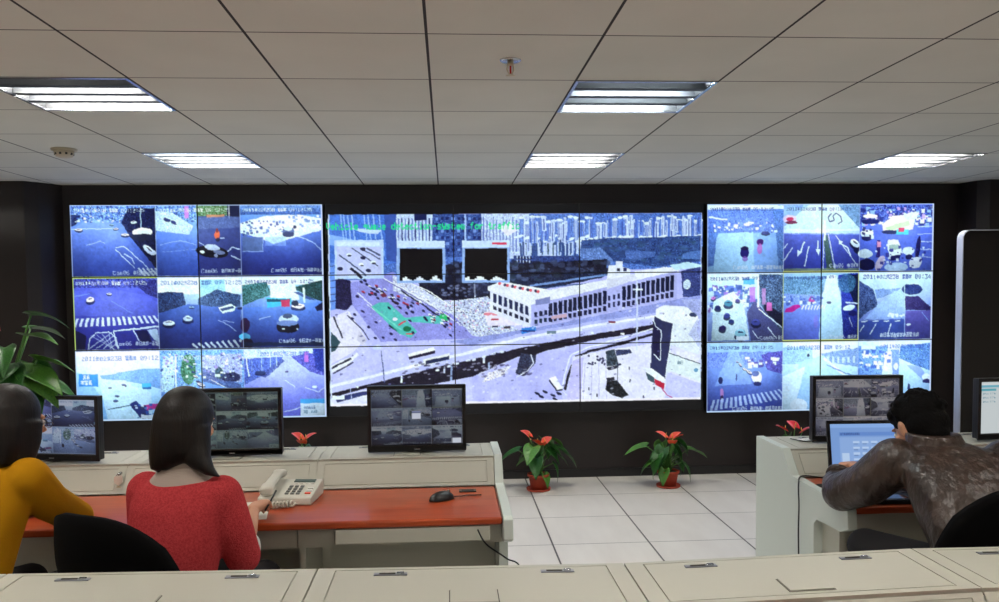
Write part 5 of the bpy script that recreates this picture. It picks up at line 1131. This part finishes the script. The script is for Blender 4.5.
def hand(mb, wrist, palm_dir, up_, side, curl=.5, s=1.0, spread=.1):
    """palm_dir: wrist to knuckles; up_: back of the hand; side: +1 thumb along palm_dir x up_"""
    d = Vector(palm_dir).normalized(); u = Vector(up_); u = (u-d*u.dot(d)).normalized(); a = d.cross(u)*side   # a points to the thumb
    w = Vector(wrist)
    mb.loft([(w+d*t*s, a, u, ww*s, hh*s) for t, ww, hh in ((-.01, .024, .019), (.015, .031, .017), (.05, .039, .014), (.082, .040, .012), (.09, .036, .010))], 18, 2.6)
    for i, (x, L) in enumerate(((.029, .066), (.010, .075), (-.010, .070), (-.028, .054))):
        p = w+d*(.078*s)+a*(x*s); dd = (d+a*((x)*spread*20*.3)).normalized(); pts = [p]; ang = 0
        for k, f in enumerate((.45, .32, .27)):
            ang += curl*(.55 if k == 0 else .75); q = dd*math.cos(ang)-u*math.sin(ang); pts.append(pts[-1]+q*L*f*s)
        mb.caps(pts, [.0092*s, .0085*s, .0078*s, .0066*s], 10)
    p = w+d*(.022*s)+a*(.022*s); q1 = (a*.75+d*.75-u*.25).normalized(); q2 = (a*.25+d-u*.4).normalized()
    pts = [p, p+q1*.032*s, p+q1*.032*s+q2*.03*s, p+q1*.032*s+q2*.056*s]; mb.caps(pts, [.014*s, .011*s, .0095*s, .0075*s], 10)
def body_frame(yaw): return Vector((math.cos(yaw), math.sin(yaw), 0)), Vector((-math.sin(yaw), math.cos(yaw), 0))
def torso(mb, rings, inf=0, yaw0=0, yaw1=0, ex=2.4):
    n = len(rings); R = []
    for i, (c, w, d) in enumerate(rings):
        y = yaw0+(yaw1-yaw0)*i/(n-1); a, b = body_frame(y); R.append((c, a, b, w+inf, d+inf))
    mb.loft(R, 32, ex)
def limb(mb, pts, rs, inf=0): mb.caps([Vector(p) for p in pts], [r+inf for r in rs], 16)
def legs(mb, hip, yaw, knees, feet, inf=0, s=1.0):
    a, b = body_frame(yaw)
    for sx, k, f in ((-1, knees[0], feet[0]), (1, knees[1], feet[1])):
        h = Vector(hip)+a*(sx*.085*s); k = Vector(k); f = Vector(f); m = h.lerp(k, .45)
        limb(mb, [h, m, k], [.085*s, .075*s, .055*s], inf); cal = k.lerp(f, .35)+Vector((0, -.01, 0)); limb(mb, [k, cal, f], [.053*s, .052*s, .034*s], inf)
def shoe(parent, off, f, yaw, m=None):
    a, b = body_frame(yaw); f = Vector(f)-Vector(off); z0 = -f.z
    MB().loft([(Vector((f.x, f.y, 0))+Vector((0, 0, z+.001))+b*y-Vector((0, 0, 0)), a, b, w, d) for z, y, w, d in ((-0.0, .055, .040, .120), (.02, .055, .043, .124), (.04, .045, .040, .110), (.06, .02, .036, .07), (.09, .0, .036, .042))], 24, 2.6).build('shoe', m or M_SHOE, parent, True)

def person(base, label, spec):
    t = thing('person', label, 'person', base, 0)
    s = spec; off = base
    hip = Vector(s['hip']); y0, y1 = s['yaw']
    mb = MB(); torso(mb, s['rings'], -.012, y0, y1)
    for A in s['arms']: limb(mb, A['pts'], A['r'], -.008 if not A.get('bare') else 0)
    legs(mb, hip, y0, s['knees'], s['feet'], -.008)
    nb, nt = Vector(s['neck'][0]), Vector(s['neck'][1]); limb(mb, [nb, nt], [.055*s.get('ns', 1), .050*s.get('ns', 1)])
    for f in s['feet']:
        a, b = body_frame(y0); f = Vector(f); mb.ell(f+b*.05+Vector((0, 0, -.035)), (.034, .09, .022), M=rotm(y0))
    head_pieces(mb, s['head'], s['hR'], s['hs'])
    for A in s['arms']: hand(mb, A['pts'][-1], A['hd'], A['hu'], A['side'], A.get('curl', .5), A.get('hs', .92))
    blob(mb, 'body', M_SKIN, t, off, .0055, 3)
    face_parts(t, off, s['head'], s['hR'], s['hs'])
    # upper garment
    mb = MB(); torso(mb, s['rings'][:s.get('gtop', 99)], .006, y0, y1)
    for A in s['arms']:
        P = [Vector(p) for p in A['pts']]; r = list(A['r']); g = A.get('sleeve', 1.0)
        if A.get('cut'): P = P[:A['cut']]; r = r[:A['cut']]
        else: P = P[:-1]+[P[-2].lerp(P[-1], A.get('end', .93))]
        limb(mb, P, [q*g for q in r[:len(P)]], .008)
    for P, r in s.get('extra', []): limb(mb, P, r)
    g = blob(mb, s['gname'], s['gmat'], t, off, .007, s.get('gsm', 5))
    mb = MB(); legs(mb, hip, y0, s['knees'], [Vector(f)+Vector((0, 0, .03)) for f in s['feet']], .010); torso(mb, [(hip+Vector((0, 0, -.07)), .15, .10), (hip+Vector((0, 0, .0)), .165, .12), (hip+Vector((0, 0, .10)), .145, .10)], .004, y0, y0)
    blob(mb, 'trousers', M_TROU, t, off, .009, 4)
    for f in s['feet']: shoe(t, off, f, y0)
    return t, off

# --- the woman in the coral jumper
c = Vector((-.820, 2.64, 1.160)); hR = rotm(rad(-16), rad(10))
sp1 = dict(hip=(-.86, 2.50, .585), yaw=(rad(-22), rad(-14)), hs=.93, ns=.85,
    rings=[((-.86, 2.50, .50), .165, .12), ((-.86, 2.51, .58), .165, .125), ((-.856, 2.53, .70), .135, .10), ((-.845, 2.56, .82), .143, .10), ((-.835, 2.59, .92), .150, .098), ((-.828, 2.605, .965), .142, .085), ((-.824, 2.61, .992), .108, .07), ((-.822, 2.61, 1.010), .07, .055)],
    neck=((-.824, 2.615, .99), (-.821, 2.63, 1.09)), head=c, hR=hR,
    knees=[(-.84, 2.96, .56), (-.66, 2.92, .56)], feet=[(-.80, 3.0, .095), (-.64, 2.96, .095)],
    arms=[dict(pts=[(-.705, 2.575, .945), (-.675, 2.575, .85), (-.652, 2.60, .745), (-.668, 2.76, .785), (-.69, 2.93, .805)], r=[.050, .047, .043, .035, .025], bare=0, cut=3, sleeve=1.12, hd=(.05, 1, .06), hu=(-.2, 0, 1), side=-1, curl=.75),
          dict(pts=[(-.955, 2.645, .948), (-.968, 2.67, .85), (-.975, 2.73, .755), (-.97, 2.86, .785), (-.93, 3.0, .80)], r=[.050, .047, .043, .035, .025], cut=3, sleeve=1.1, hd=(.35, 1, -.1), hu=(0, 0, 1), side=1, curl=.5)],
    gname='jumper', gmat=M_PINK)
t1, off1 = person((-.86, 2.50, 0), 'woman in a fuzzy coral jumper with long dark hair, writing at the left desk', sp1)
# white turned-back cuffs, grey shirt collar
for A in sp1['arms']:
    p = Vector(A['pts'][2]); q = Vector(A['pts'][3]); d = (q-p).normalized()
    MB().tube([p+d*.028-Vector(off1), p+d*.05-Vector(off1), p+d*.072-Vector(off1)], [.049, .050, .046], 24).build('shirt_cuff', M_WHITE, t1, True)
mb = MB(); torso(mb, [((-.828, 2.605, .972), .122, .082), ((-.824, 2.612, 1.006), .098, .072), ((-.823, 2.616, 1.033), .072, .066), ((-.822, 2.622, 1.065), .060, .062)], 0, rad(-14), rad(-14))
blob(mb, 'shirt_collar', M_SHIRT, t1, off1, .007, 4)
def hair_long(t, off, c, R, s, locks, m=M_HAIR, name='hair'):
    mb = MB(); c = Vector(c)
    def E(p, r): mb.ell(c+R @ (Vector(p)*s), tuple(v*s for v in r), M=R, seg=28, rg=18)
    E((0, -.022, .034), (.088, .100, .094)); E((0, -.035, -.02), (.090, .085, .09))
    for L in locks: mb.loft([(c+R @ (Vector(p)*s), R @ Vector((1, 0, 0)), R @ Vector((0, 1, 0)), w*s, d*s) for p, w, d in L], 20, 2.3)
    # carve nothing: keep the face clear by keeping the shells behind the brow
    return blob(mb, name, m, t, off, .0055, 4)
hair_long(t1, off1, c, rotm(rad(-12), rad(6)), .95, [
    [((0, -.035, .06), .082, .078), ((0, -.042, .02), .090, .082), ((-.004, -.050, -.04), .092, .072), ((-.010, -.058, -.085), .088, .055), ((-.028, -.064, -.118), .066, .038), ((-.058, -.068, -.145), .03, .02)],
    [((.02, -.045, .0), .075, .06), ((.035, -.052, -.06), .068, .048), ((.055, -.060, -.10), .055, .036), ((.088, -.064, -.135), .038, .026), ((.118, -.06, -.158), .022, .016), ((.145, -.055, -.165), .008, .008)],
    [((-.048, -.02, -.01), .042, .060), ((-.056, -.03, -.08), .036, .05), ((-.064, -.045, -.13), .026, .034), ((-.066, -.05, -.155), .012, .015)]])
# pen in her hand
o = MB().tube([(-.012, -.04, -.025), (0.0, .0, .0), (.012, .04, .028)], .0035, 10).build('pen', M_BLK, None, True); o.location = (-.655, 3.035, .808); tag(o, 'dark pen held in the right hand of the woman in coral', 'pen')
o = MB().box(-.10, .10, -.13, .13, 0, .002).build('paper_sheet', M_WHITE); o.location = (-.78, 3.10, HD+.0008); o.rotation_euler = (0, 0, .15); tag(o, 'white paper on the worktop under the hand of the woman in coral', 'paper')

# --- the woman in the mustard jumper
c = Vector((-1.385, 2.70, 1.165)); hR2 = rotm(rad(-36), rad(8))
sp2 = dict(hip=(-1.505, 2.52, .585), yaw=(rad(-20), rad(-20)), hs=.95, ns=.85,
    rings=[((-1.505, 2.52, .50), .165, .125), ((-1.500, 2.53, .58), .17, .13), ((-1.490, 2.55, .70), .145, .105), ((-1.475, 2.60, .83), .152, .105), ((-1.465, 2.64, .93), .168, .10), ((-1.460, 2.655, .985), .165, .088), ((-1.455, 2.665, 1.03), .13, .075), ((-1.450, 2.67, 1.06), .075, .062)],
    neck=((-1.450, 2.67, 1.03), (-1.425, 2.695, 1.11)), head=c, hR=hR2,
    knees=[(-1.485, 2.96, .56), (-1.305, 2.92, .56)], feet=[(-1.455, 3.0, .095), (-1.285, 2.96, .095)],
    arms=[dict(pts=[(-1.310, 2.625, 1.0), (-1.285, 2.70, .91), (-1.270, 2.86, .815), (-1.365, 3.02, .80), (-1.465, 3.11, .79)], r=[.054, .048, .042, .036, .026], sleeve=1.1, hd=(-.6, .6, -.05), hu=(0, 0, 1), side=-1, curl=.3),
          dict(pts=[(-1.620, 2.73, 1.0), (-1.655, 2.80, .90), (-1.675, 2.93, .82), (-1.615, 3.05, .80), (-1.535, 3.13, .79)], r=[.054, .048, .042, .036, .026], sleeve=1.1, hd=(.6, .7, -.05), hu=(0, 0, 1), side=1, curl=.4)],
    gname='jumper', gmat=M_YEL)
t2, off2 = person((-1.505, 2.52, 0), 'woman in a mustard jumper with dark hair and glasses, cut by the left edge', sp2)
hair_long(t2, off2, c, rotm(rad(-30), rad(4)), 1.0, [
    [((0, -.035, .06), .084, .078), ((0, -.045, 0), .094, .085), ((0, -.05, -.06), .096, .07), ((0, -.06, -.12), .085, .045)],
    [((-.01, -.04, .02), .092, .075), ((-.01, -.05, -.04), .096, .062), ((-.01, -.058, -.085), .094, .052), ((-.01, -.062, -.125), .080, .04), ((0, -.064, -.15), .05, .025)],
    [((.052, .000, .01), .040, .058), ((.060, -.002, -.06), .034, .052), ((.066, -.010, -.11), .026, .040), ((.07, -.026, -.145), .012, .016)],
    [((-.055, -.01, -.01), .042, .055), ((-.066, -.02, -.08), .034, .045), ((-.07, -.03, -.14), .02, .025)]])
gl = bpy.data.objects.new('glasses', None); COL.objects.link(gl); gl.parent = t2; gl.empty_display_size = .02
P = lambda x, y, z: c+hR2 @ (Vector((x, y, z))*.95)-Vector(off2)
for sx in (-1, 1):
    MB().tube([P(sx*(.032+.020*math.cos(a)), .104, .002+.016*math.sin(a)) for a in [2*PI*i/20 for i in range(21)]], .0012, 6).build('rim', M_BLK, gl, True)
    MB().tube([P(sx*.052, .103, .006), P(sx*.076, .09, .007), P(sx*.082, .02, .006), P(sx*.082, -.01, -.002)], .0014, 6).build('temple', M_BLK, gl, True)
MB().tube([P(-.012, .106, .004), P(0, .109, .007), P(.012, .106, .004)], .0012, 6).build('bridge', M_BLK, gl, True)

# --- the man in the leather jacket
c = Vector((1.70, 2.86, 1.060)); hR3 = rotm(rad(9), rad(32))
sp3 = dict(hip=(1.80, 2.50, .60), yaw=(rad(10), rad(6)), hs=1.0, gsm=3,
    rings=[((1.80, 2.50, .50), .195, .135), ((1.795, 2.50, .60), .205, .145), ((1.79, 2.54, .70), .205, .14), ((1.775, 2.60, .80), .212, .14), ((1.77, 2.67, .90), .215, .13), ((1.755, 2.71, .955), .205, .11), ((1.74, 2.745, .995), .15, .09), ((1.725, 2.77, 1.02), .085, .07)],
    neck=((1.73, 2.765, .99), (1.70, 2.82, 1.06)), head=c, hR=hR3,
    knees=[(1.50, 2.84, .635), (1.92, 2.98, .56)], feet=[(1.70, 3.10, .20), (1.92, 3.05, .095)],
    arms=[dict(pts=[(1.565, 2.77, .955), (1.50, 2.83, .868), (1.452, 2.93, .812), (1.475, 3.02, .822), (1.535, 3.085, .872)], r=[.070, .064, .057, .040, .027], end=.5, sleeve=1.10, hd=(.95, .35, .02), hu=(0, 0, 1), side=1, curl=.6),
          dict(pts=[(1.945, 2.735, .95), (2.01, 2.80, .87), (2.04, 2.93, .825), (1.96, 3.02, .815), (1.88, 3.07, .81)], end=.5, r=[.066, .060, .055, .044, .030], sleeve=1.12, hd=(-.7, .6, .0), hu=(0, 0, 1), side=-1, curl=.6)],
    gname='leather_jacket', gmat=M_LEATH)
t3, off3 = person((1.84, 2.50, 0), 'man in a brown leather jacket leaning over the laptop on the right desk', sp3)
mb = MB(); torso(mb, [((1.728, 2.77, .99), .110, .088), ((1.720, 2.785, 1.02), .096, .080), ((1.714, 2.795, 1.05), .090, .078)], 0, rad(6), rad(10)); blob(mb, 'collar', M_LEATH, t3, off3, .006, 3)
for A in sp3['arms']:
    p = Vector(A['pts'][-2]).lerp(Vector(A['pts'][-1]), .40)-Vector(off3); q = Vector(A['pts'][-2]).lerp(Vector(A['pts'][-1]), .56)-Vector(off3)
    MB().tube([p, q], [.051, .050], 20).build('cuff', M_LEATH, t3, True)
mb = MB()
def E(p, r): mb.ell(c+hR3 @ Vector(p), r, M=hR3, seg=28, rg=18)
E((0, -.022, .040), (.084, .100, .086)); E((0, -.050, -.005), (.079, .068, .075)); E((0, .045, .072), (.062, .05, .038)); E((0, -.075, -.05), (.050, .034, .035))
R_ = random.Random(4)
for k in range(90):
    a = R_.uniform(0, 2*PI); e = R_.uniform(-.1, 1.3); q = Vector((.084*math.cos(a)*math.cos(e), .098*math.sin(a)*math.cos(e)-.022, .084*math.sin(e)+.040))
    if q.y > .05 and q.z < .05: continue
    mb.ell(c+hR3 @ q, (R_.uniform(.010, .018),)*3, seg=8, rg=6)
blob(mb, 'hair', M_HAIRM, t3, off3, .005, 2)
